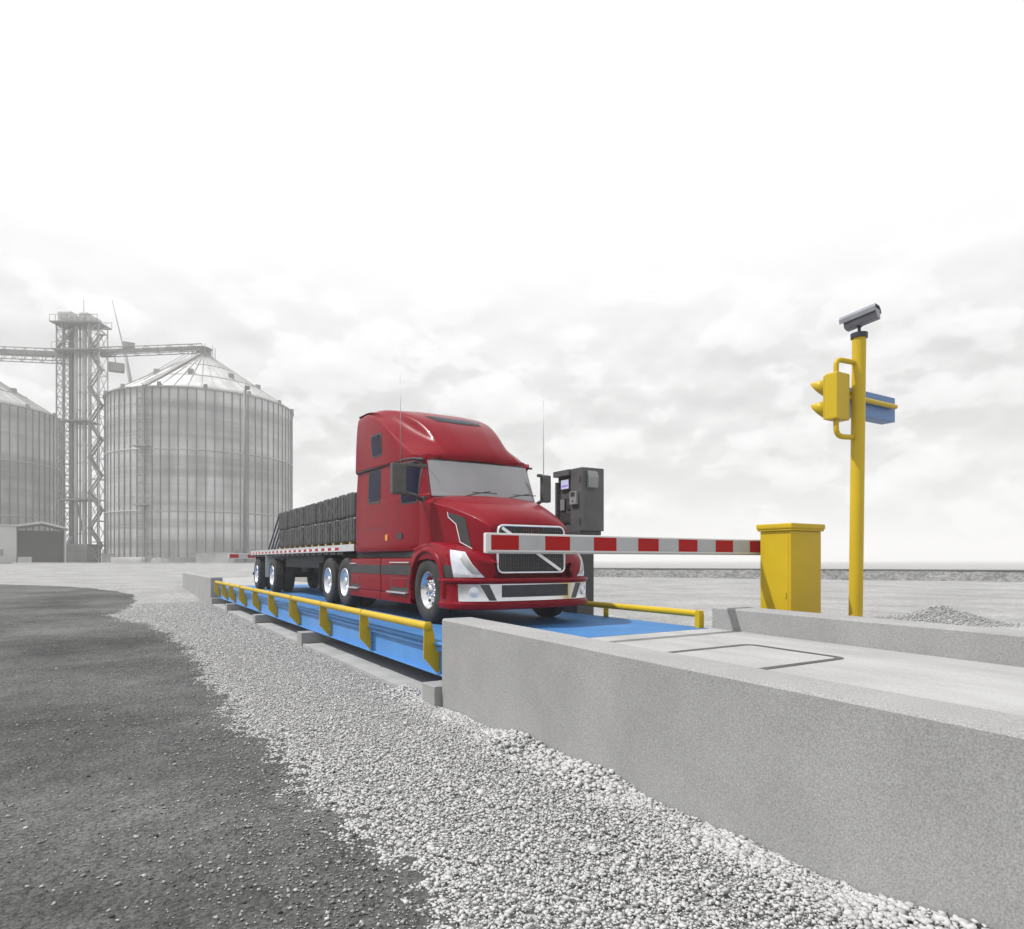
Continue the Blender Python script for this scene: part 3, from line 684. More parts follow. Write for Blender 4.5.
# patches laid on a surface
def patch(name, rows, dirn, keys, m, parent, off=.004, th=.012, n=10):
    d = Vector(dirn).normalized(); rows = np.asarray(rows, float)
    seg0, seg1 = rows.shape[0]-1, rows.shape[1]-1
    def lin(P, k, ax):
        P = np.moveaxis(P, ax, 0); out = []
        for i in range(len(P)-1):
            for j in range(k): out.append(P[i]+(P[i+1]-P[i])*j/k)
        out.append(P[-1]); return np.moveaxis(np.array(out), 0, ax)
    G = lin(lin(rows, max(1, n//seg0), 0), max(1, n//seg1), 1); F_, Bk = [], []
    for row in G:
        f, b = [], []
        for q in row:
            q = Vector(q); best = None
            for key in ([keys] if isinstance(keys, str) else keys):
                h = BV[key].ray_cast(q-d*.5, d, 1.2)
                if h[0] is not None and (best is None or h[3] < best[1]): best = (h[0], h[3])
            p = best[0] if best else q
            f.append(p-d*off); b.append(p+d*th)
        F_.append(f); Bk.append(b)
    bm = nb(); V = grid(bm, F_); U = grid(bm, Bk); nr, nc = len(F_), len(F_[0])
    loop = [(0,j) for j in range(nc)]+[(i,nc-1) for i in range(1,nr)]+[(nr-1,j) for j in range(nc-2,-1,-1)]+[(i,0) for i in range(nr-2,0,-1)]
    for a, b in zip(loop, loop[1:]+loop[:1]):
        bm.faces.new((V[a[0]][a[1]], V[b[0]][b[1]], U[b[0]][b[1]], U[a[0]][a[1]]))
    return smooth(obj(name, bm, m, parent, TO), 35)
def rrect(y0, y1, z0, z1, X, r=.05, sk=0):
    """rounded rectangle as rows for a side patch (sk skews the top towards the rear)"""
    rows = []
    for i in range(9):
        t = i/8; z = z0+(z1-z0)*t
        e = min(t, 1-t)*(z1-z0); c = r-math.sqrt(max(0, r*r-(r-min(e, r))**2)) if e < r else 0
        rows.append([(X, y0+c+sk*t, z), (X, y1-c+sk*t, z)])
    return rows
SD = {-1: (1,0,0), 1: (-1,0,0)}
# windshield
def wsrow(z, uw, y): return [(XC-uw+2*uw*i/8, y, z) for i in range(9)]
ws_b = [wsrow(2.03, 1.045, 9.6), wsrow(2.3, 1.03, 9.6), wsrow(2.72, 1.01, 9.6)]
patch('windshield_seal', ws_b, (0,1,0), 'cab', 'black', tk, .004, .02, 24)
ws = [wsrow(2.065, 1.01, 9.6), wsrow(2.3, 1.0, 9.6), wsrow(2.69, .98, 9.6)]
wsh = patch('windshield', ws, (0,1,0), 'cab', 'glassw', tk, .008, .01, 24)
for s in (-1, 1):
    sid = SD[s]; X = XC+s*1.3
    # door glass with a lower vent pane, sleeper windows
    patch('window_frame', rrect(10.10,10.72,1.97,2.70,X,.06), sid, 'cab', 'black', tk, .004, .01, 10)
    patch('door_window', rrect(10.13,10.69,2.0,2.67,X,.05), sid, 'cab', 'glassd', tk, .008, .01, 10)
    f = patch('sleeper_window', rrect(11.60,12.28,2.08,2.74,X,.05,.03), sid, 'cab', 'black', tk, .006, .01, 10)
    patch('pane', rrect(11.65,12.23,2.13,2.70,X,.04,.03), sid, 'cab', 'glassd', f, .011, .01, 10)
    f = patch('sleeper_window', rrect(11.50,12.02,2.95,3.40,X,.05,.10), sid, ['roof','cab'], 'black', tk, .006, .01, 10)
    patch('pane', rrect(11.54,11.98,2.99,3.36,X,.04,.10), sid, ['roof','cab'], 'glassd', f, .011, .01, 10)
    # seams, marker lamp, flap
    for (a, b) in ((10.04,10.052),(10.80,10.81),(11.33,11.338)):
        patch('panel_seam', [[(X,a,1.19),(X,b,1.19)],[(X,a,2.70),(X,b,2.70)]], sid, 'cab', 'black', cab, .0015, .01, 6)
    patch('panel_seam', [[(X,9.95,1.62),(X,12.95,1.60)],[(X,9.95,1.612),(X,12.95,1.592)]] if False else [[(X,11.35,1.598),(X,12.9,1.598)],[(X,11.35,1.606),(X,12.9,1.606)]], sid, 'cab', 'black', cab, .0015, .01, 8)
    patch('marker_lamp', rrect(11.22,11.32,1.36,1.47,X,.02), sid, 'cab', 'amber', tk, .015, .01, 4)
    patch('door_handle', rrect(10.62,10.84,1.38,1.48,X,.02), sid, 'cab', 'black', tk, .012, .01, 4)
# roof window
sw = [[(XC-.70,10.2,3.54),(XC+.66,10.2,3.54)],[(XC-.60,10.2,3.40),(XC+.60,10.2,3.40)]]
def roofpatch(name, c, m, off, parent):       # corners given as (x, y) on the roof slope
    rows = [[(x, y, 4.3) for x, y in row] for row in c]
    d = Vector((0,0,-1)); rws = []
    for row in rows:
        rws.append([tuple(BV['roof'].ray_cast(Vector(p), d)[0] or p) for p in row])
    return patch(name, rws, (0,.6,-.8), 'roof', m, parent, off, .01, 10)
rw = roofpatch('roof_window', [[(XC-.56,11.12),(XC,11.05),(XC+.56,11.12)],[(XC-.44,10.80),(XC,10.75),(XC+.44,10.80)]], 'black', .006, tk)
roofpatch('pane', [[(XC-.52,11.09),(XC,11.02),(XC+.52,11.09)],[(XC-.41,10.83),(XC,10.78),(XC+.41,10.83)]], 'glassd', .010, rw)
# dark gutter between roof and cab
for s in (-1, 1):
    pts_ = [(XC+s*(np.interp(y,[9.95,10.3,11,12,13],[1.065,1.13,1.20,1.242,1.25])+.0), y, z) for y, z in ((10.02,2.69),(10.3,2.735),(10.7,2.755),(11.2,2.745),(12,2.76),(12.9,2.775))]
    bm = nb(); tube(bm, [tuple(p) for p in catmull([pts_], 4, 1)[0]], .02, 8); smooth(obj('roof_gutter', bm, 'black', roof, TO))
# grille
GZ0, GZ1, GW0, GW1, GY0, GY1 = .815, 1.525, .615, .60, 8.362, 8.372
def gp(u, v, dy=0): return Vector((XC+u*(GW0+(GW1-GW0)*v), GY0+(GY1-GY0)*v+dy-.012*(1-u*u), GZ0+(GZ1-GZ0)*v))
def roundloop(w, h, r, n=6):
    out = []
    for cx, cy, a0 in ((w-r,h-r,0),(r-w,h-r,90),(r-w,r-h,180),(w-r,r-h,270)):
        for i in range(n+1):
            a = R(a0+90*i/n); out.append((cx+math.cos(a)*r, cy+math.sin(a)*r))
    return out
lp_ = []
for a, b in roundloop(.615, .355, .09): lp_.append(gp(a/.615, .5+b/.71, -.01))
bm = nb(); lq = lp_+[lp_[0], lp_[1]]
tube(bm, lq, .020, 10, cap=False); gr = smooth(obj('grille_surround', bm, 'chrome', tk, TO))
bm = nb(); f = bm.faces.new([bm.verts.new(p+Vector((0,.008,0))) for p in lp_]); obj('grille_mesh', bm, 'black', gr, TO)
bm = nb()
for i in range(1, 27):
    u = -1+2*i/27
    if abs(u) > .97: continue
    a, b = gp(u,.03 if abs(u)<.85 else .1), gp(u,.97 if abs(u)<.85 else .9); box(bm, a.x-.007, a.x+.007, a.y-.012, a.y+.006, a.z, b.z)
for j in range(1, 10):
    v = j/10; a, b = gp(-.97, v), gp(.97, v)
    tube(bm, [gp(-.97,v,-.004), gp(-.5,v,-.004), gp(0,v,-.004), gp(.5,v,-.004), gp(.97,v,-.004)], .008, 6)
obj('grille_bars', bm, 'dgrey', gr, TO)
bm = nb(); a, b = gp(-.90,.95,-.03), gp(.86,.04,-.03); d = (b-a).normalized(); q = Vector((0,-1,0)).cross(d)*.024
f0 = [bm.verts.new(p) for p in (a-q, b-q, b+q, a+q)]; f1 = [bm.verts.new(p+Vector((0,.016,0))) for p in (a-q, b-q, b+q, a+q)]
bm.faces.new(f0); bm.faces.new(f1[::-1])
for i in range(4): bm.faces.new((f0[i], f1[i], f1[(i+1)%4], f0[(i+1)%4]))
obj('diagonal_bar', bm, 'chrome', gr, TO)
# lower intake and chrome bumper details
patch('lower_intake', [[(XC-.60,8,.635),(XC,8,.635),(XC+.60,8,.635)],[(XC-.60,8,.455),(XC,8,.455),(XC+.60,8,.455)]], (0,1,0), ['btrim','bumper'], 'black', bump, .006, .01, 12)
for s in (-1, 1):
    patch('fog_lamp', [[(XC+s*.79,8,.645),(XC+s*.92,8,.645)],[(XC+s*.68,8,.41),(XC+s*.79,8,.41)]], (0,1,0), ['btrim','bumper'], 'dgrey', bump, .006, .01, 6)
    bm = nb(); lathe(bm, [(.03,.075),(-.012,.075),(-.016,.066),(-.006,.058),(-.010,.03),(-.012,.001)], (0,0,0), 'Y', 24); xf(bm, Matrix.Translation((XC+s*.995,8.378,.53)) @ Matrix.Rotation(s*R(28), 4, 'Z')); smooth(obj('round_fog_lamp', bm, 'alu', bump, TO))
    # headlamp
    hl = [[(XC+s*1.30, 8.66, 1.165), (XC+s*1.21, 8.36, 1.13)], [(XC+s*1.29, 8.60, .95), (XC+s*1.09, 8.3, .94)], [(XC+s*1.28, 8.54, .75), (XC+s*.93, 8.22, .75)]]
    k = 'fender%d' % s
    patch('headlight', hl, (-s*.62,.78,0), [k,'hood'], 'lampglass', tk, .012, .012, 12)
    patch('lamp_reflector', [[(XC+s*1.245,8.48,1.10),(XC+s*1.205,8.37,1.10)],[(XC+s*1.19,8.42,.95),(XC+s*1.10,8.31,.94)],[(XC+s*1.06,8.34,.80),(XC+s*.96,8.24,.79)]], (-s*.62,.78,0), [k,'hood'], 'edge', tk, .016, .006, 8)
    # black insert between arch and headlamp
    patch('side_insert', [[(XC+s*1.3,8.92,.93),(XC+s*1.3,8.50,.91)],[(XC+s*1.3,8.92,.745),(XC+s*1.3,8.46,.745)]], (-s,0,0), k, 'black', tk, .005, .01, 6)
    # hood side vent
    o = patch('hood_vent', [[(XC+s*1.3,9.22,1.755),(XC+s*1.3,8.86,1.66)],[(XC+s*1.3,9.20,1.69),(XC+s*1.3,8.82,1.58)],[(XC+s*1.3,9.02,1.57),(XC+s*1.3,8.80,1.48)],[(XC+s*1.3,8.92,1.29),(XC+s*1.3,8.70,1.19)]], (-s,.12,0), 'hood', 'black', tk, .008, .01, 9)
    edge = [(1.3,9.24,1.765),(1.3,9.22,1.685),(1.3,9.04,1.565),(1.3,8.94,1.285),(1.3,8.68,1.175)]
    pp = []
    for u, y, z in edge:
        h = BV['hood'].ray_cast(Vector((XC+s*u, y, z)), Vector((-s,.12,0)).normalized(), 2); pp.append((h[0] if h[0] else Vector((XC+s*.9,y,z)))+Vector((s*.008,0,0)))
    bm = nb(); tube(bm, pp, .010, 8); smooth(obj('vent_trim', bm, 'chrome', o, TO))
# wipers
for u in (-.55, .25):
    bm = nb(); tube(bm, [(XC+u,9.575,2.06),(XC+u+.30,9.60,2.13),(XC+u+.52,9.605,2.17)], .011, 6); tube(bm, [(XC+u+.18,9.60,2.14),(XC+u+.68,9.655,2.15)], .009, 6)
    obj('wiper', bm, 'dgrey', tk, TO)
# mirrors
for s in (-1, 1):
    bm = nb(); x0, x1 = (3.77, 4.01) if s < 0 else (6.66, 6.84)
    box(bm, x0, x1, 9.78, 9.90, 2.06, 2.56, bev=.03); o = obj('mirror', bm, 'dgrey', tk, TO)
    bm = nb(); box(bm, x0+.03, x1-.03, 9.901, 9.906, 2.1, 2.52); obj('mirror_glass', bm, 'chrome', o, TO)
    xi = x1-.02 if s < 0 else x0+.02; xc = XC+s*1.10
    bm = nb()
    box(bm, min(xi,xc), max(xi,xc), 9.82, 9.88, 2.52, 2.575, bev=.012); obj('mirror_arm', bm, 'dgrey', o, TO); bm = nb()
    tube(bm, [(xi,9.84,2.10),((xi+xc)/2,9.85,2.06),(xc,9.98,2.0)], .032, 10)
    box(bm, min(xc, xc-s*.02)-.03, max(xc, xc-s*.02)+.03, 9.9, 10.06, 1.93, 2.06, bev=.015)
    obj('mirror_arm', bm, 'dgrey', o, TO)
    bm = nb(); xa = (x0+x1)/2+s*-.04; tube(bm, [(xa,9.84,2.55),(xa+.01,9.87,4.0 if s < 0 else 3.95)], .0065, 6, r2=.004); obj('antenna', bm, 'edge', o, TO)
# side skirts
for s in (-1, 1):
    xo = XC+s*1.235
    def bx(x_in, y0, y1, z0, z1, bev, m, name, par, d0=0):
        bm = nb(); a, b = xo+s*d0, XC+s*x_in; box(bm, min(a,b), max(a,b), y0, y1, z0, z1, bev=bev); return obj(name, bm, m, par, TO)
    sk = bx(.75, 10.14, 11.60, .42, 1.04, .03, 'red', 'side_skirt', tk)
    sk2 = bx(.75, 11.615, 13.42, .42, 1.04, .03, 'red', 'side_skirt', tk)
    for p, y0, y1 in ((sk,10.14,11.60),(sk2,11.615,13.42)):
        bx(1.0, y0, y1, .27, .419, .02, 'red', 'lower_skirt', p, .012)
        bx(1.2, y0+.02, y1-.02, .75, .92, .004, 'black', 'trim_stripe', p, .008)
    bx(1.0, 10.2, 11.1, .955, .975, .003, 'alu', 'step_tread', sk, .03); bx(1.0, 13.0, 13.38, .93, .95, .003, 'alu', 'step_tread', sk2, .03)
    # step recesses
    for p, y0, y1 in ((sk,10.3,11.12),(sk2,12.85,13.3)):
        bx(1.2, y0, y1, .44, .70, .01, 'black', 'step_recess', p, .003)
        bx(1.19, y0+.05, y1-.05, .53, .69, .01, 'red', 'recess_panel', p, .006)
        bx(1.0, y0-.02, y1+.06, .43, .455, .004, 'alu', 'step', p, .06)
    bx(.8, 10.16, 13.3, 1.045, 1.155, .01, 'frame', 'sill', tk, -.10)
# chassis
bm = nb()
for s in (-1, 1): box(bm, XC+s*.42-.05, XC+s*.42+.05, 8.6, 16.0, .62, .90)
for y in (8.7, 10.5, 12.5, 13.3, 14.45, 15.9): box(bm, XC-.4, XC+.4, y-.06, y+.06, .65, .88)
box(bm, XC-.5, XC+.5, 9.0, 10.6, .45, 1.3, bev=.05)
box(bm, XC-1.0, XC+1.0, 9.39, 9.51, .46, .58)
for y in (13.86, 15.14):
    tube(bm, [(XC-.95,y,.53),(XC+.95,y,.53)], .11, 12)
    lathe(bm, [(-.25,.01),(-.2,.16),(0,.24),(.2,.16),(.25,.01)], (XC,y,.55), 'X', 16)
obj('chassis', bm, 'frame', tk, TO)
bm = nb(); box(bm, XC-1.0, XC+1.0, 13.03, 13.08, 1.2, 2.9, bev=.01); obj('cab_back_panel', bm, 'frame', cab, TO)
bm = nb(); lathe(bm, [(0,.02),(0,.46),(.06,.46),(.06,.02)], (XC,14.5,1.02), 'Z', 32); box(bm, XC-.45, XC+.45, 14.2, 14.8, .9, 1.02); obj('fifth_wheel', bm, 'frame', tk, TO)
bm = nb(); tube(bm, [(6.25,13.25,.8),(6.25,13.25,3.6)], .07, 16); obj('exhaust_stack', bm, 'alu', tk, TO)
# wheels (built once, copied)
def tyre_prof(w, r): # lateral offset, radius
    return [(-w/2+.02,r*.56),(-w/2,r*.62),(-w/2-.006,r*.80),(-w/2+.012,r*.93),(-w/2+.035,r*.985),(-w/2+.06,r),(w/2-.06,r),(w/2-.035,r*.985),(w/2-.012,r*.93),(w/2+.006,r*.80),(w/2,r*.62),(w/2-.02,r*.56)]
def tyre(bm, cx, w, r=.53):
    lathe(bm, tyre_prof(w, r), (cx,0,0), 'X', 56)
    for q in (-.32,-.1,.1,.32):
        pass
def wheel_proto(kind, parent, org, s, cx, cy, cz=.53, r=.53):
    """kind: front single or rear dual; s=-1 outer face towards -X"""
    bm = nb()
    w = .28
    if kind == 'front':
        pr = [(.0,.001),(.0,.055),(.012,.075),(.03,.085),(.075,.095),(.085,.20),(.07,.235),(.02,.262),(.0,.275),(-.005,.297),(.02,.31),(.05,.30)]
        lathe(bm, [(o-.11, q) for o, q in pr], (0,0,0), 'X', 48)
    else:
        pr = [(.015,.001),(.015,.09),(.03,.105),(.11,.11),(.125,.19),(.14,.24),(.10,.262),(.02,.272),(.0,.285),(.0,.300),(.02,.31),(.05,.305)]
        lathe(bm, [(o-.14, q) for o, q in pr], (0,0,0), 'X', 48)
    if s > 0: bmesh.ops.scale(bm, vec=(-1,1,1), verts=bm.verts)
    rim = smooth(obj('wheel', bm, 'chrome' if kind == 'front' else 'alu', parent, (0,0,0)), 30)
    rim.location = (cx-org[0], cy-org[1], cz-org[2])
    bm = nb(); tyre(bm, 0, w)
    # tread grooves as dark rings
    if kind != 'front': tyre(bm, .33*(1 if s < 0 else -1), w)
    smooth(obj('tyre', bm, 'rubber', rim), 30)
    bm = nb(); o = s*(-1)
    for k in range(10):
        a = 2*math.pi*k/10; ox = (-.035 if kind == 'front' else .005)*o
        lathe(bm, [(-.03*o,.001),(-.03*o,.012),(-.0,.016)], (ox, math.cos(a)*.142, math.sin(a)*.142), 'X', 6)
    obj('lug_nut', bm, 'alu', rim)
    bm = nb()
    for k in range(10):
        a = 2*math.pi*(k+.5)/10; ox = (-.040 if kind == 'front' else -.022)*o
        c_, s_ = math.cos(a)*.212, math.sin(a)*.212
        lathe(bm, [(-.003*o,.001),(-.003*o,.024),(.02*o,.024)], (ox, c_, s_), 'X', 10)
    obj('hand_hole', bm, 'frame', rim)
    return rim
WP = {}
WP['fL'] = wheel_proto('front', tk, TO, -1, 4.385, 9.53)
WP['fR'] = wheel_proto('front', tk, TO, 1, 6.575, 9.53)
WP['dL'] = wheel_proto('dual', tk, TO, -1, 4.385, 13.86)
WP['dR'] = wheel_proto('dual', tk, TO, 1, 6.575, 13.86)
dup(WP['dL'], tk, (4.385-TO[0], 15.14-TO[1], .53)); dup(WP['dR'], tk, (6.575-TO[0], 15.14-TO[1], .53))
for s in (-1, 1):
    bm = nb(); box(bm, XC+s*.95-.3, XC+s*.95+.3, 15.82, 15.835, .25, .95); obj('mudflap', bm, 'black', tk, TO)
# ------------------------------------------------------------------ trailer
RO = (5.48, 19.0, 0.0)
tr = empty('flatbed_trailer', RO, 'black flatbed trailer behind the red truck, with red and white marking tape', 'trailer')
ZD = 1.33
bm = nb(); box(bm, 4.26, 6.70, 13.16, 25.0, ZD-.045, ZD); obj('deck', bm, 'dgrey', tr, RO)
for s in (-1, 1):
    x = XC+s*1.235
    bm = nb(); box(bm, x-.022, x+.022, 13.14, 25.02, ZD-.135, ZD+.012, bev=.004); sr = obj('side_rail', bm, 'alu', tr, RO)
    bm = nb(); y = 14.2; xs = x+s*.0235; k = 0
    while y < 24.98: box(bm, min(xs, xs+s*.002), max(xs, xs+s*.002), y, min(y+.28, 25), ZD-.105, ZD-.045, k%2); y += .28; k += 1
    obj('marking_tape', bm, ['reds','white'], sr, RO)
    bm = nb(); y = 14.0
    while y < 25: box(bm, x-s*.03-.02, x-s*.03+.02, y, y+.42, ZD-.20, ZD-.137); y += .56
    obj('stake_pocket', bm, 'black', tr, RO)
bm = nb()
for s in (-1, 1):
    box(bm, XC+s*.48-.07, XC+s*.48+.07, 13.2, 24.9, ZD-.20, ZD-.18); box(bm, XC+s*.48-.008, XC+s*.48+.008, 13.2, 24.9, .95, ZD-.05); box(bm, XC+s*.48-.07, XC+s*.48+.07, 13.2, 24.9, .93, .95)
y = 13.5
while y < 24.9: box(bm, 4.3, 6.66, y-.03, y+.03, ZD-.15, ZD-.05); y += .42
obj('frame', bm, 'frame', tr, RO)
bm = nb(); box(bm, 4.5, 6.46, 16.4, 20.6, .80, 1.14, bev=.03); obj('tool_box', bm, 'frame', tr, RO)
for x in (4.75, 6.2):
    bm = nb(); box(bm, x-.06, x+.06, 17.2, 17.32, .35, 1.14); box(bm, x-.14, x+.14, 17.12, 17.4, .33, .36); obj('landing_leg', bm, 'frame', tr, RO)
for y in (21.45, 24.05):
    bm = nb(); tube(bm, [(XC-.95,y,.53),(XC+.95,y,.53)], .07, 12)
    for s in (-1, 1): box(bm, XC+s*.48-.06, XC+s*.48+.06, y-.5, y+.5, .57, .93)
    obj('axle', bm, 'frame', tr, RO)
tl_ = wheel_proto('dual', tr, RO, -1, 4.395, 21.45); tr_ = wheel_proto('dual', tr, RO, 1, 6.565, 21.45)
dup(tl_, tr, (4.395-RO[0], 24.05-RO[1], .53)); dup(tr_, tr, (6.565-RO[0], 24.05-RO[1], .53))
for s in (-1, 1):
    bm = nb(); box(bm, XC+s*.92-.32, XC+s*.92+.32, 22.35, 22.37, .46, 1.18); o = obj('mudflap', bm, 'flap', tr, RO); o['label'] = 'pale mudflap behind the front trailer wheels'
bm = nb(); box(bm, 4.4, 6.56, 24.94, 25.0, .95, 1.15); box(bm, 4.3, 6.66, 24.95, 25.01, .48, .58)
for x in (4.9, 6.06): box(bm, x-.04, x+.04, 24.9, 24.98, .55, 1.0)
obj('rear_bumper', bm, 'frame', tr, RO)
for x in (4.6, 4.8, 6.16, 6.36):
    bm = nb(); lathe(bm, [(0,.05),(.02,.045),(.025,.001)], (x,25.001,1.05), 'Y', 16); obj('tail_lamp', bm, 'reds', tr, RO)
bm = nb(); box(bm, 4.4, 6.56, 13.10, 13.14, 1.0, ZD, bev=.01); obj('front_plate', bm, 'alu', tr, RO)
# load: black wrapped bales in two tiers
y0 = 13.35; BW = (20.8-y0)/12
ordn = ['first','second','third','fourth','fifth','sixth','seventh','eighth','ninth','tenth','eleventh','twelfth']
meshes = []
for v in range(5):
    bm = nb(); NX, NY, NZ = 14, 8, 6; w, l, h = 2.30, BW-.004, .525
    bmesh.ops.create_cube(bm, size=1); bmesh.ops.subdivide_edges(bm, edges=bm.edges[:], cuts=7, use_grid_fill=True)
    for q in bm.verts:
        x, y, z = q.co
        q.co = Vector((x*w, y*l, (z+.5)*h))
        ax, ay = abs(x)*2, abs(y)*2
        n_ = math.sin(y*13+v*2+z*5)*.4+math.sin(y*29+z*9+v)*.3+math.sin(z*17+y*7+v*3)*.3
        if ax > .98: q.co.x += math.copysign(.016*n_, x)
        if z > .48: q.co.z += -.014*ay**4+.010*math.sin(x*19+v)
        if ay > .9 and ax > .9: q.co.x -= math.copysign(.010, x)
    for f in bm.faces: f.smooth = True
    for u_, v_ in ((0,0),):
        for yy in (-.17*BW*1.2, .2*BW): box(bm, -1.162, 1.162, yy-.012, yy+.012, .01, .526, 0)
    me = bpy.data.meshes.new('wrapped_bale'); bmesh.ops.recalc_face_normals(bm, faces=bm.faces); bm.to_mesh(me); bm.free(); me.materials.append(M['wrap']); meshes.append(me)
for tier in (0, 1):
    for i in range(12):
        o = bpy.data.objects.new('wrapped_bale', meshes[(i*2+tier*3)%5]); COL.objects.link(o)
        o.location = (5.48+random.uniform(-.012,.012), y0+BW*(i+.5), ZD+.065+tier*.530); o.rotation_euler = (0,0,R(random.uniform(-.5,.5)))
        tag(o, 'black wrapped bale on the flatbed, %s tier, %s from the red cab' % ('upper' if tier else 'lower', ordn[i]) if i < 10 else 'black wrapped bale on the flatbed, %s tier, %s' % ('upper' if tier else 'lower', 'last at the rear' if i == 11 else 'next to last at the rear'), 'bale', 'black wrapped bales stacked on the trailer')
for i in range(12):
    y = y0+BW*(i+.5); bm = nb(); box(bm, 4.30, 6.60, y-.05, y+.05, ZD+.001, ZD+.062, bev=.004)
    o = obj('timber_batten', bm, 'wood', None, (5.48, y, ZD)); tag(o, 'thin timber batten under the %s column of bales %s' % (ordn[i] if i < 11 else 'rearmost', 'from the red cab' if i < 11 else 'on the flatbed'), 'timber', 'battens under the bales')
pos_ = ['nearest the camera', 'second from the near side', 'in the middle', 'second from the far side', 'on the far side']
for i in range(5):
    x = 4.36+i*.09; bm = nb()
    a, b = Vector((x,20.82,ZD+1.10)), Vector((x,22.5,ZD+.01)); box(bm, -.024, .024, 0, (b-a).length, -.002, .002)
    xf(bm, Matrix.Translation(a) @ Vector((0,1,0)).rotation_difference(b-a).to_matrix().to_4x4())
    box(bm, x-.024, x+.024, 20.6, 20.83, ZD+1.125, ZD+1.13)
    o = obj('tie_down_strap', bm, 'strap', None, (x, 22.5, ZD)); tag(o, 'dark slanting strap from the last bale down to the deck, '+pos_[i], 'strap', 'straps behind the last bale')
# ------------------------------------------------------------------ background
def silo(name, D, ang, Rr, ze, za_, label):
    x, y = D*math.sin(ang+YAW), D*math.cos(ang+YAW); z0 = gz(x, y)-.05; o_ = (x, y, z0)
    t = empty('grain_silo', o_, label, 'grain silo', 'grain silos')
    bm = nb(); lathe(bm, [(z0-.5,Rr+.3),(1.0+z0,Rr+.3),(1.0+z0,Rr-.1)], (x,y,0), 'Z', 96); obj('concrete_base', bm, 'galvd', t, o_)
    bm = nb(); lathe(bm, [(z0+.9+(ze-z0-.9)*i/12, Rr) for i in range(13)], (x,y,0), 'Z', 96); w = obj('wall', bm, 'silo', t, o_)
    bm = nb()
    for k in range(72):
        a = 2*math.pi*k/72; m_ = Matrix.Translation((x,y,0)) @ Matrix.Rotation(a, 4, 'Z')
        box(bm, Rr+.0, Rr+.11, -.07, .07, z0+1, ze-.02, mtx=m_)
    obj('stiffener', bm, 'rib', w, o_)
    bm = nb(); nr = 11
    for i in range(nr+1):
        z = z0+1+(ze-z0-1)*i/nr; lathe(bm, [(z-.03,Rr+.02),(z-.02,Rr+.06),(z+.02,Rr+.06),(z+.03,Rr+.02)], (x,y,0), 'Z', 96)
    for i in (3, 7, 11):
        z = z0+1+(ze-z0-1)*i/nr; lathe(bm, [(z-.07,Rr+.02),(z-.06,Rr+.16),(z+.06,Rr+.16),(z+.07,Rr+.02)], (x,y,0), 'Z', 96)
    obj('wind_ring', bm, 'galv', w, o_)
    bm = nb(); lathe(bm, [(ze,Rr+.3),(ze+.02,Rr+.32)]+[(ze+(za_-ze)*i/10, (Rr+.3)*(1-i/10)+1.1*i/10) for i in range(1,11)], (x,y,0), 'Z', 96); rf = obj('roof', bm, 'siloroof', t, o_)
    sl_ = math.atan2(za_-ze, Rr-1.0); ln = math.hypot(za_-ze, Rr-1.0)
    bm = nb()
    for k in range(48):
        a = 2*math.pi*k/48; m_ = Matrix.Translation((x,y,ze)) @ Matrix.Rotation(a, 4, 'Z') @ Matrix.Translation((Rr+.25,0,.02)) @ Matrix.Rotation(sl_, 4, 'Y') @ Matrix.Identity(4)
        box(bm, -ln, 0, -.035, .035, 0, .10, mtx=m_)
    obj('roof_rib', bm, 'galv', rf, o_)
    bm = nb()
    for fr in (.35, .68): 
        r_ = Rr+.3-(Rr-.8)*fr; z_ = ze+(za_-ze)*fr
        lathe(bm, [(z_-.02,r_+.02),(z_+.12,r_+.02),(z_+.12,r_-.12)], (x,y,0), 'Z', 96)
    obj('roof_band', bm, 'galvd', rf, o_)
    for k in range(9):
        a = 2*math.pi*(k+.3)/9; r_ = (Rr)*(.60 if k%2 else .63); z_ = ze+(za_-ze)*(1-r_/Rr)
        bm = nb(); box(bm, x+math.cos(a)*r_-.45, x+math.cos(a)*r_+.45, y+math.sin(a)*r_-.45, y+math.sin(a)*r_+.45, z_-.4, z_+1.0, bev=.1); obj('roof_vent', bm, 'galvd', rf, o_)
    for k in range(14):
        a = 2*math.pi*(k+.3)/14; bm = nb(); box(bm, x+math.cos(a)*Rr-.3, x+math.cos(a)*Rr+.3, y+math.sin(a)*Rr-.3, y+math.sin(a)*Rr+.3, ze+.1, ze+.75, bev=.08); obj('eave_vent', bm, 'galvd', rf, o_)
    bm = nb(); lathe(bm, [(za_-.3,1.3),(za_+1.4,1.3),(za_+1.4,1.5),(za_+1.9,.4),(za_+1.9,.01)], (x,y,0), 'Z', 24)
    for k in range(8):
        a = 2*math.pi*k/8; tube(bm, [(x+math.cos(a)*1.9,y+math.sin(a)*1.9,za_-.6),(x+math.cos(a)*1.9,y+math.sin(a)*1.9,za_+1.9)], .06, 4)
    obj('peak_cap', bm, 'galvd', t, o_)
    # ladder with cage and landings facing the camera's left side of the wall
    a = math.atan2(-y, -x)-R(33); ca, sa = math.cos(a), math.sin(a); m_ = Matrix.Translation((x,y,0)) @ Matrix.Rotation(a, 4, 'Z')
    bm = nb()
    for s in (-.3, .3): box(bm, Rr+.35, Rr+.42, s-.04, s+.04, z0, ze+.5, mtx=m_)
    z = z0+.5
    while z < ze: box(bm, Rr+.36, Rr+.40, -.3, .3, z-.03, z+.03, mtx=m_); z += .6
    z = z0+3
    while z < ze: 
        for s in (-.55, .55): box(bm, Rr+.35, Rr+1.1, s-.03, s+.03, z-.05, z+.05, mtx=m_)
        box(bm, Rr+1.07, Rr+1.13, -.55, .55, z-.05, z+.05, mtx=m_); z += 1.2
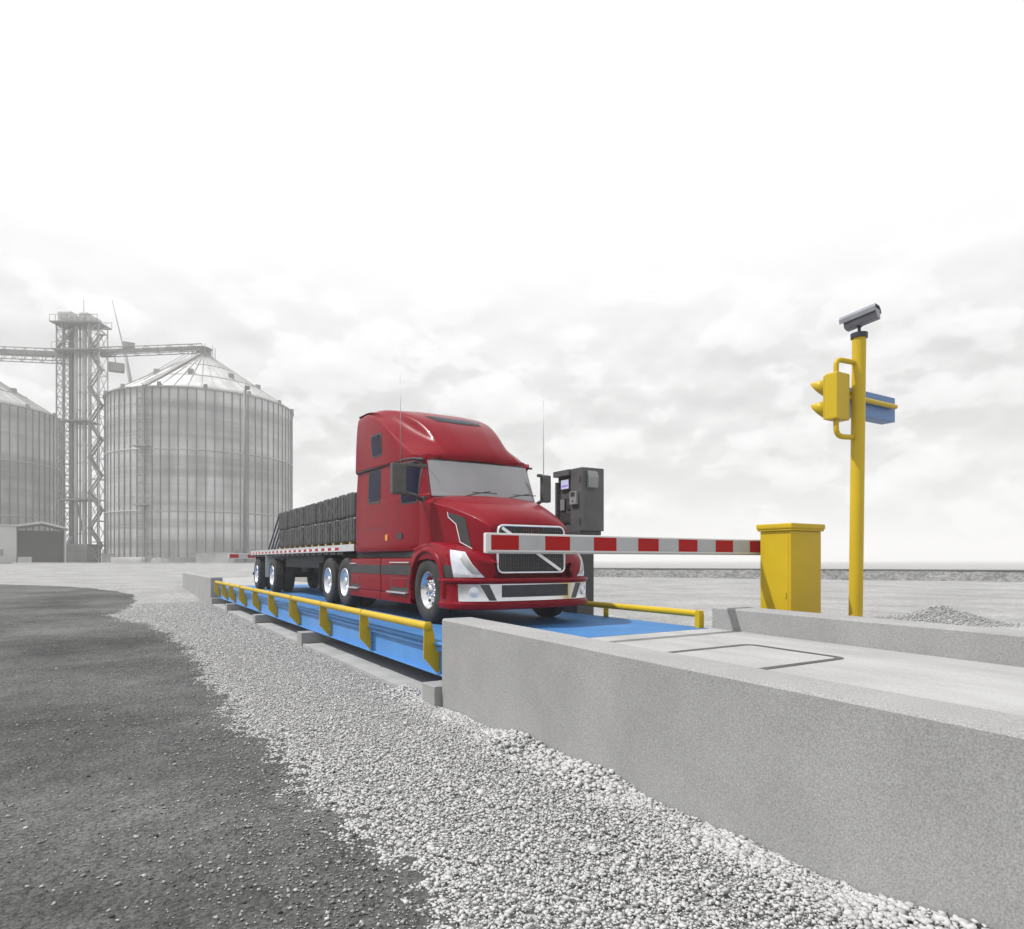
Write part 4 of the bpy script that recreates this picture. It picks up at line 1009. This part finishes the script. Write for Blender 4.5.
    for s in (-.5, 0, .5): box(bm, Rr+1.1, Rr+1.14, s-.03, s+.03, z0+3, ze, mtx=m_)
    for f_ in (.33, .66): box(bm, Rr+.15, Rr+1.5, -1.3, 1.0, z0+(ze-z0)*f_-.1, z0+(ze-z0)*f_+.1, mtx=m_); box(bm, Rr+1.45, Rr+1.5, -1.3, 1.0, z0+(ze-z0)*f_+1.0, z0+(ze-z0)*f_+1.08, mtx=m_)
    obj('ladder', bm, 'galvd', t, o_)
    # roof stair from the ladder to the peak
    bm = nb(); m2 = m_ @ Matrix.Translation((Rr+.3,0,ze)) @ Matrix.Rotation(sl_, 4, 'Y')
    box(bm, -ln, 0, -.45, .45, .12, .24, mtx=m2)
    for s in (-.45, .45): box(bm, -ln, 0, s-.03, s+.03, 1.0, 1.08, mtx=m2)
    obj('roof_stair', bm, 'galvd', rf, o_)
    bm = nb(); m3 = Matrix.Translation((x,y,0)) @ Matrix.Rotation(math.atan2(-y, -x)+R(24), 4, 'Z'); box(bm, Rr+.3, Rr+.42, -1.4, 1.4, z0+.2, z0+2.3, mtx=m3); box(bm, Rr+.42, Rr+.46, -1.2, 1.2, z0+.3, z0+2.1, 0, mtx=m3); obj('access_door', bm, 'galvd', t, o_)
    return t
A1 = math.atan2(198.5-512, 650)
silo('grain_silo', 130, R(-25.38), 15.15, 28.4, 37.8, 'large corrugated steel grain silo right of the lattice tower, complete in view')
silo('grain_silo', 150, R(-40.5), 15.15, 26.9, 36.2, 'corrugated steel grain silo at the left edge of the photo, partly hidden by the tower')
# elevator tower
TD = 112.0
def TP(px, depth=TD): return (px-512)/650*depth
def tz(py, depth=TD): return 1+(560.5-py)*depth/650
tc_ = W(TD, TP(82)); tz0 = gz(tc_[0], tc_[1]); to = (tc_[0], tc_[1], tz0)
tw = empty('elevator_tower', to, 'tall steel lattice bucket elevator tower standing between the two grain silos', 'elevator tower')
def Q(r, d, z): # local tower frame: r metres right, d metres deeper
    p = W(TD+d, TP(82)+r); return (p[0], p[1], z)
def bar(bm, a, b, w): tube(bm, [a, b], w, 4, smooth=False)
ztop = tz(325)
def lattice(r0, r1, d0, d1, z0, z1, step, name, w=.12, m='galvd', wb=.07):
    bm = nb(); cs_ = [(r0,d0),(r1,d0),(r1,d1),(r0,d1)]
    for c_ in cs_: bar(bm, Q(*c_, z0), Q(*c_, z1), w)
    z = z0; k = 0
    while z < z1-.1:
        zn = min(z+step, z1)
        for i in range(4):
            a_, b_ = cs_[i], cs_[(i+1)%4]; bar(bm, Q(*a_, zn), Q(*b_, zn), wb)
            bar(bm, Q(*(a_ if k%2 else b_), z), Q(*(b_ if k%2 else a_), zn), wb)
        z = zn; k += 1
    return obj(name, bm, m, tw, to)
lattice(-3.7, -2.6, -1, 1, tz0, ztop, 1.9, 'lattice_column')
lattice(1.9, 3.7, -1.2, 1.2, tz0, tz(325), 3.6, 'stair_frame', .10, 'galv')
bm = nb(); z = tz0; k = 0      # zigzag stair flights
while z < ztop-3:
    a_, b_ = (1.9, 3.9) if k%2 == 0 else (3.9, 1.9); zn = z+3.0
    for d in (-1.25, -.55): tube(bm, [Q(a_, d, z), Q(b_, d, zn)], .17, 4, smooth=False)
    p0, p1 = Q(b_-.3, -1.3, zn), Q(b_+.3, -.3, zn)
    tube(bm, [Q(b_-.35,-.9,zn), Q(b_+.55,-.9,zn)], .16, 4)
    tube(bm, [Q(a_, -1.3, z+1), Q(b_, -1.3, zn+1)], .05, 4); z = zn; k += 1
obj('stair_flight', bm, 'galvd', tw, to)
for r, w, m_ in ((-1.95,.27,'rib'),(-1.15,.22,'galv'),(-.45,.12,'galvd'),(.3,.26,'galvl'),(1.25,.18,'galv')):
    bm = nb(); p0 = W(TD+.2, TP(82)+r)
    box(bm, -w, w, -w, w, tz0, ztop, 0, mtx=Matrix.Translation((p0[0], p0[1], 0)) @ Matrix.Rotation(-YAW, 4, 'Z'))
    z = tz0+2
    while z < ztop: box(bm, -w-.07, w+.07, -w-.07, w+.07, z-.08, z+.08, 0, mtx=Matrix.Translation((p0[0], p0[1], 0)) @ Matrix.Rotation(-YAW, 4, 'Z')); z += 3.05
    obj('elevator_leg', bm, m_, tw, to)
RZ = Matrix.Rotation(-YAW, 4, 'Z')
def tbox(bm, r0, r1, d0, d1, z0, z1, bev=0, mi=0):
    p = W(TD+(d0+d1)/2, TP(82)+(r0+r1)/2); box(bm, -(r1-r0)/2, (r1-r0)/2, -(d1-d0)/2, (d1-d0)/2, z0, z1, mi, bev, Matrix.Translation((p[0],p[1],0)) @ RZ)
for zz, a_, b_ in ((tz(325),-4.2,3.9),(tz(352),-3.9,3.9),(tz(422),-2.4,2.0),(tz(500),-2.6,2.0)):
    bm = nb(); tbox(bm, a_, b_, -2, 2, zz-.16, zz+.05)
    for d in (-2, 2):
        tube(bm, [Q(a_,d,zz+1.1), Q(b_,d,zz+1.1)], .05, 4)
        n_ = 8
        for i in range(n_+1): tube(bm, [Q(a_+(b_-a_)*i/n_,d,zz), Q(a_+(b_-a_)*i/n_,d,zz+1.1)], .04, 4)
    obj('platform', bm, 'galvd', tw, to)
for r0, r1, h in ((-3.6,-1.2,2.1),(-2.9,-.4,1.5),(.1,1.6,1.9),(.9,2.9,1.1)):
    bm = nb(); tbox(bm, r0, r1, -1, 1, ztop, ztop+h, .25); tube(bm, [Q((r0+r1)/2,-1.2,ztop+h*.6), Q((r0+r1)/2,1.2,ztop+h*.6)], .5, 12); obj('elevator_head', bm, 'galv', tw, to)
bm = nb(); tube(bm, [Q(.3,0,ztop), Q(.3,0,ztop+4.4)], .05, 5); obj('mast', bm, 'galvd', tw, to)
bm = nb(); tbox(bm, -1.6, 2.4, -2.4, 1.5, tz0-.3, tz0+3.2, .1); tbox(bm, -3.4,-1.9,-1.9,0,tz0-.3,tz0+2.2,.3); tube(bm, [Q(-2.6,-1,tz0+1.2), Q(-1.2,-1,tz0+4.5)], .3, 8); obj('boot_housing', bm, 'galvd', tw, to)
bm = nb()     # spouts falling from the tower
tube(bm, [Q(-1,-.8,tz(330)), Q(-3.9,-.6,tz(350))], .25, 8); tube(bm, [Q(.8,-.8,tz(328)), Q(2.4,-.6,tz(348))], .22, 8); tube(bm, [Q(-4,3,tz(470)), Q(-9,14,tz(530))], .2, 8); obj('spout', bm, 'galvd', tw, to)
# conveyor bridges
def bridge(name, a, b, h, w, label, box_at=None, truss=True):
    A_, B_ = Vector(a), Vector(b); o_ = tuple(A_); t = empty('conveyor_bridge', o_, label, 'conveyor', 'overhead grain conveyors')
    d = (B_-A_); L_ = d.length; d.normalize(); side = d.cross(Vector((0,0,1))).normalized(); up = side.cross(d)
    Mx = Matrix((( d.x,side.x,up.x,A_.x),(d.y,side.y,up.y,A_.y),(d.z,side.z,up.z,A_.z),(0,0,0,1)))
    bm = nb(); box(bm, 0, L_, -w/2, w/2, h*.55, h, 0, mtx=Mx); obj('conveyor_casing', bm, 'galvd', t, o_)
    bm = nb(); n_ = int(L_/1.7)
    P_ = lambda u, s, v: tuple(Mx @ Vector((u, s, v)))
    for s in (-w/2-.2, w/2+.2):
        for v in (-.0, h+.35): tube(bm, [P_(0,s,v), P_(L_,s,v)], .09, 4)
        for i in range(n_+1):
            u = L_*i/n_; tube(bm, [P_(u,s,0), P_(u,s,h+.35)], .05, 4)
            if i < n_: tube(bm, [P_(u,s,0 if i%2 else h+.35), P_(L_*(i+1)/n_,s,h+.35 if i%2 else 0)], .05, 4)
    obj('truss', bm, 'galvd', t, o_)
    return t, o_, P_, L_
p0 = Q(3.2, 0, tz(356)); sc = W(130*math.cos(R(25.38)), -130*math.sin(R(25.38)))
t, o_, P_, L_ = bridge('c', p0, (sc[0], sc[1], 38.7), .9, 1.0, 'overhead conveyor from the tower to the peak of the right silo')
bm = nb(); c_ = P_(L_*.28,0,1.5); box(bm, c_[0]-.9, c_[0]+.9, c_[1]-.6, c_[1]+.6, c_[2]-.6, c_[2]+.6, bev=.15); obj('motor_box', bm, 'galvd', t, o_)
bm = nb(); c_ = P_(L_*.13,0,-2.1); box(bm, c_[0]-1.2, c_[0]+1.2, c_[1]-.8, c_[1]+.8, c_[2]-.75, c_[2]+.75, bev=.2); tube(bm, [c_, P_(L_*.13,0,.2)], .08, 6); obj('hanging_hopper', bm, 'galvd', t, o_)
sc2 = (150*math.sin(R(-40.5)+YAW), 150*math.cos(R(-40.5)+YAW))
bridge('c', Q(-3.2, 1.5, tz(360)), (sc2[0], sc2[1], 36.6), 1.7, 1.3, 'overhead conveyor truss from the tower towards the left silo')
# crane behind the silo
ca = W(150, (166-512)/650*150, 0); cz0 = gz(*ca[:2]); co_ = (ca[0], ca[1], cz0)
cr = empty('mobile_crane', co_, 'thin crane boom rising behind the right silo beside the tower', 'crane')
def CP(px, py, d=150): p = W(d, (px-512)/650*d); return (p[0], p[1], 1+(560.5-py)*d/650)
bm = nb(); tube(bm, [CP(166,560), CP(131,384), CP(124.5,352)], .45, 6); obj('boom', bm, 'galvd', cr, co_)
bm = nb(); tube(bm, [CP(124.5,352), CP(112,300)], .14, 6, r2=.08); obj('jib', bm, 'galvd', cr, co_)
bm = nb(); box(bm, ca[0]-4, ca[0]+4, ca[1]-1.3, ca[1]+1.3, cz0+.8, cz0+2, bev=.1); box(bm, ca[0]-3.8, ca[0]-1.8, ca[1]-1.2, ca[1]+1.2, cz0+2, cz0+3.1, bev=.2); obj('carrier', bm, 'galvd', cr, co_)
bm = nb()
for dx in (-3,-1.6,1.6,3): tube(bm, [(ca[0]+dx,ca[1]-1.4,cz0+.55),(ca[0]+dx,ca[1]+1.4,cz0+.55)], .55, 16)
obj('wheels', bm, 'rubber', cr, co_)
# light pole before the silo
lp0 = W(100, (245-512)/650*100); lz = gz(*lp0[:2]); lo_ = (lp0[0], lp0[1], lz)
t = empty('light_pole', lo_, 'tall dark pole standing in front of the right silo', 'pole')
bm = nb(); tube(bm, [(lp0[0],lp0[1],lz-.2),(lp0[0],lp0[1],tz(390,100))], .30, 10, r2=.2); obj('mast', bm, 'rib', t, lo_)
bm = nb(); q1 = W(99.6, (245-512)/650*100+.5); tube(bm, [(lp0[0],lp0[1],tz(391,100)),(q1[0],q1[1],tz(388,100))], .12, 6); box(bm, q1[0]-.35, q1[0]+.35, q1[1]-.3, q1[1]+.3, tz(389,100)-.15, tz(389,100)+.35, bev=.05); obj('lamp_head', bm, 'rib', t, lo_)
# shed
SD_ = 96.0
sp = W(SD_, (42-512)/650*SD_); sz0 = gz(*sp[:2])-.05; so = (sp[0], sp[1], sz0)
sh = empty('open_shed', so, 'pale metal shed with a dark open bay at the foot of the left silo', 'shed')
SM = Matrix.Translation((sp[0], sp[1], 0)) @ Matrix.Rotation(-YAW+R(36), 4, 'Z')
def sbox(bm, r0, r1, d0, d1, z0, z1, mi=0, bev=0): box(bm, r0, r1, d0, d1, z0, z1, mi, bev, SM)
he = 6.0
bm = nb(); sbox(bm, -18, -3.0, 0, .25, sz0-.2, he-.05); sbox(bm, -3.2, -3.0, .26, 9, sz0-.2, he-.05); obj('wall', bm, 'shed', sh, so)
bm = nb(); sbox(bm, 2.75, 2.95, .0, 9, sz0-.2, he-.4); obj('wall', bm, 'shed', sh, so)
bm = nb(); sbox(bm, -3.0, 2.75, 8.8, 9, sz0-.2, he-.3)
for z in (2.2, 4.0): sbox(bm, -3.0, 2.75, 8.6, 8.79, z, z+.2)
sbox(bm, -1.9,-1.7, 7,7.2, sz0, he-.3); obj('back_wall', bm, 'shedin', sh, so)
bm = nb(); pr = [(-3.4,he-.15),(0,he+.5),(3.2,he-.35),(3.2,he-.1),(0,he+.78),(-3.4,he+.12)]; prism(bm, pr, 'Y', -.3, 9.2); xf(bm, SM)
sbox(bm, -18, -3.41, -.2, 9.2, he, he+.18); obj('roof', bm, 'shed', sh, so)
bm = nb(); sbox(bm, -5.3, -4.5, -.05, -.001, 1.7, 2.6); obj('window', bm, 'shedin', sh, so)
bm = nb(); sbox(bm, -6.9, -6.1, -.9, -.01, 2.85, 3.05); obj('lamp', bm, 'shedin', sh, so)
bm = nb(); sbox(bm, -2.85, -1.2, -.6, 1.4, sz0, sz0+1.0, 0, .05); o = obj('white_skip', bm, 'shed'); 
for v in o.data.vertices: v.co -= Vector((sp[0], sp[1], sz0))
o.name = 'storage_bin'; o.location = so; tag(o, 'low pale bin at the mouth of the open shed', 'bin')
# low boxes at the foot of the silos
for px, w, h, d, lb in ((215,5,1.6,100,'low pale box enclosure at the foot of the right silo near the dark pole'),(148,3.4,.9,104,'small pale equipment box at the foot of the right silo'),(112,2.2,1.5,106,'pale equipment box between the tower and the right silo')):
    p = W(d, (px-512)/650*d); z = gz(*p[:2])-.05; bm = nb()
    mtx = Matrix.Translation((p[0],p[1],0)) @ RZ
    box(bm, -w/2, w/2, -1, 1, z, z+h, 0, .05, mtx); box(bm, -w/2-.08, w/2+.08, -1.08, 1.08, z+h+.002, z+h+.12, 1, .02, mtx)
    o = obj('equipment_box', bm, ['galvl','galvd'], None, (p[0],p[1],z)); tag(o, lb, 'equipment box', 'boxes at the foot of the silo')
bm = nb()  # pale kerb line before the silos
for a_, b_ in ((-30, 310),):
    pa, pb = W(92, (a_-512)/650*92), W(92, (b_-512)/650*92)
    n_ = 30; rows = []
    for i in range(n_+1):
        x_, y_ = pa[0]+(pb[0]-pa[0])*i/n_, pa[1]+(pb[1]-pa[1])*i/n_; z_ = gz(x_, y_)
        rows.append([(x_, y_, z_-.2), (x_, y_, z_+.16), (x_+CS*.3, y_+CC*.3, z_+.16), (x_+CS*.3, y_+CC*.3, z_-.2)])
    grid(bm, rows)
obj('yard_kerb', bm, 'galvd'); tag(bpy.data.objects['yard_kerb'], 'low dark kerb along the foot of the silos', kind='structure')
# rail embankment on the right
A_ = Vector((43.2, 53.0, 0)); B_ = Vector((62.1, 22.9, 0)); dv = (B_-A_).normalized(); nn = Vector((dv.y, -dv.x, 0))
if nn.dot(A_) < 0: nn = -nn
bm = nb(); rows = []
for i in range(161):
    u = -75+i*1.4; b = A_+dv*u; h = lambda k: .03*math.sin(u*1.7+k)+.02*math.sin(u*4.1+k*2)
    rows.append([tuple(b+nn*(q+h(q)*4))[:2]+(z+h(q+z)*(1 if q > .1 else 0),) for q, z in ((0,-.76),(.8,-.35),(1.5,-.05),(1.9,.02),(5.2,.02),(7.2,-.76))])
grid(bm, rows); obj('rail_embankment', bm, 'ballast'); tag(bpy.data.objects['rail_embankment'], 'low ballast bank of the railway crossing the field', kind='structure')
bm = nb()
for q in (2.7, 4.2):
    a_, b_ = A_+dv*-75+nn*q, A_+dv*149+nn*q; rows = []
    for i in (0, 1):
        p = (a_, b_)[i]; rows.append([tuple(p+nn*s)[:2]+(z,) for s, z in ((-.04,.05),(-.04,.20),(.04,.20),(.04,.05))])
    V = grid(bm, rows)
rl = obj('railway_track', bm, 'rail'); tag(rl, 'dark railway track running along the ballast bank beyond the yard', 'railway track')
bm = nb()
for i in range(330):
    c_ = A_+dv*(-72+i*.66)+nn*3.45; m_ = Matrix.Translation((c_.x,c_.y,0)) @ Matrix.Rotation(math.atan2(nn.y, nn.x), 4, 'Z'); box(bm, -1.25, 1.25, -.11, .11, -.03, .085, mtx=m_)
o = obj('sleepers', bm, 'rail', rl); o['kind'] = 'stuff'
# ------------------------------------------------------------------ sky, sun, haze, camera
SUN = Vector((-.60, .36, 1)).normalized(); el = math.asin(SUN.z); az = math.atan2(SUN.x, SUN.y)
w = bpy.data.worlds.new('World'); S.world = w; w.use_nodes = True; nt = w.node_tree; L = nt.links.new
bg = nt.nodes['Background']; bg.inputs['Strength'].default_value = .10
sky = nt.nodes.new('ShaderNodeTexSky'); sky.sky_type = 'NISHITA'; sky.sun_disc = False; sky.sun_elevation = el; sky.sun_rotation = az % (2*math.pi)
hsv = nt.nodes.new('ShaderNodeHueSaturation'); hsv.inputs['Saturation'].default_value = .06; L(sky.outputs[0], hsv.inputs['Color'])
tc = nt.nodes.new('ShaderNodeTexCoord'); sx = nt.nodes.new('ShaderNodeSeparateXYZ'); L(tc.outputs['Generated'], sx.inputs[0])
def wm(op, a, b, clamp=False):
    n = nt.nodes.new('ShaderNodeMath'); n.operation = op; n.use_clamp = clamp
    for i, v in enumerate((a, b)):
        if isinstance(v, (int, float)): n.inputs[i].default_value = v
        elif v is not None: L(v, n.inputs[i])
    return n.outputs[0]
zz = wm('MAXIMUM', sx.outputs[2], 0.0); den = wm('ADD', zz, 30.0)
cx_ = nt.nodes.new('ShaderNodeCombineXYZ'); L(wm('MULTIPLY', sx.outputs[0], 1.0), cx_.inputs[0]); L(wm('MULTIPLY', sx.outputs[1], 1.0), cx_.inputs[1]); L(wm('MULTIPLY', zz, 1.9), cx_.inputs[2])
n1 = nt.nodes.new('ShaderNodeTexNoise'); n1.inputs['Scale'].default_value = 8.0; n1.inputs['Detail'].default_value = 9; n1.inputs['Roughness'].default_value = .5; L(cx_.outputs[0], n1.inputs['Vector'])
off = nt.nodes.new('ShaderNodeVectorMath'); off.operation = 'ADD'; off.inputs[1].default_value = (.0,-.0,.04); L(cx_.outputs[0], off.inputs[0])
n2 = nt.nodes.new('ShaderNodeTexNoise'); n2.inputs['Scale'].default_value = 8.0; n2.inputs['Detail'].default_value = 9; n2.inputs['Roughness'].default_value = .5; L(off.outputs[0], n2.inputs['Vector'])
def smoothr(x, a, b):
    n = nt.nodes.new('ShaderNodeMapRange'); n.interpolation_type = 'SMOOTHSTEP'; L(x, n.inputs[0]); n.inputs[1].default_value = a; n.inputs[2].default_value = b; return n.outputs[0]
rim_ = wm('MULTIPLY', wm('SUBTRACT', n1.outputs[0], n2.outputs[0]), .8)       # lit upper edges of the cumulus
puff = wm('MULTIPLY', smoothr(n1.outputs[0], .51, .565), .115)
nb_ = nt.nodes.new('ShaderNodeTexNoise'); nb_.inputs['Scale'].default_value = 1.7; nb_.inputs['Detail'].default_value = 3; L(cx_.outputs[0], nb_.inputs['Vector'])
broad = wm('MULTIPLY', wm('SUBTRACT', nb_.outputs[0], .5), .14)
calm = wm('SUBTRACT', 1.0, smoothr(zz, .22, .46))                              # clouds melt into even white overcast higher up
val = wm('ADD', wm('MULTIPLY', wm('ADD', wm('ADD', rim_, puff), broad), calm), .785)
val = wm('ADD', val, wm('MULTIPLY', smoothr(zz, .18, .46), .33))
val = wm('MINIMUM', wm('MAXIMUM', val, .70), 1.12)
gr_ = nt.nodes.new('ShaderNodeCombineXYZ')
v10 = wm('MULTIPLY', val, 10.0)
for i in range(3): L(v10, gr_.inputs[i])
mx = nt.nodes.new('ShaderNodeMix'); mx.data_type = 'RGBA'; mx.inputs[0].default_value = .9; L(hsv.outputs[0], mx.inputs[6]); L(gr_.outputs[0], mx.inputs[7]); L(mx.outputs[2], bg.inputs['Color'])
sd = bpy.data.lights.new('sun', 'SUN'); sd.energy = 4.6; sd.angle = R(.6); sd.color = (1,.985,.96); so_ = bpy.data.objects.new('sun', sd); COL.objects.link(so_)
so_.rotation_euler = SUN.to_track_quat('Z', 'Y').to_euler(); so_.location = (0,0,60)
if HAZE:
    hm = bpy.data.materials.new('haze_air'); hm.use_nodes = True; nt2 = hm.node_tree; nt2.nodes.clear(); out = nt2.nodes.new('ShaderNodeOutputMaterial')
    pv = nt2.nodes.new('ShaderNodeVolumePrincipled'); pv.inputs['Color'].default_value = (.90,.90,.90,1); pv.inputs['Density'].default_value = HAZE; nt2.links.new(pv.outputs[0], out.inputs['Volume'])
    bm = nb(); box(bm, -2700, 2700, -2700, 2700, -1.8, 52); o = obj('haze', bm, 'found'); o.data.materials.clear(); o.data.materials.append(hm); tag(o, 'thin pale haze over the yard', kind='stuff')
cd = bpy.data.cameras.new('camera'); cam = bpy.data.objects.new('camera', cd); COL.objects.link(cam); S.camera = cam
cd.sensor_width = 36; cd.lens = 650/1024*36; cd.clip_end = 6000; cd.clip_start = .05
cam.location = (0,0,1.0); cam.rotation_euler = (R(90), 0, -YAW); cd.shift_y = (560.5-464.5)/1024
S.view_settings.view_transform = 'Standard'; S.view_settings.look = 'None'; S.view_settings.gamma = 1; S.view_settings.exposure = EXPO
S.render.resolution_x = 1024; S.render.resolution_y = 929; S.cycles.volume_bounces = 1; S.cycles.max_bounces = 8
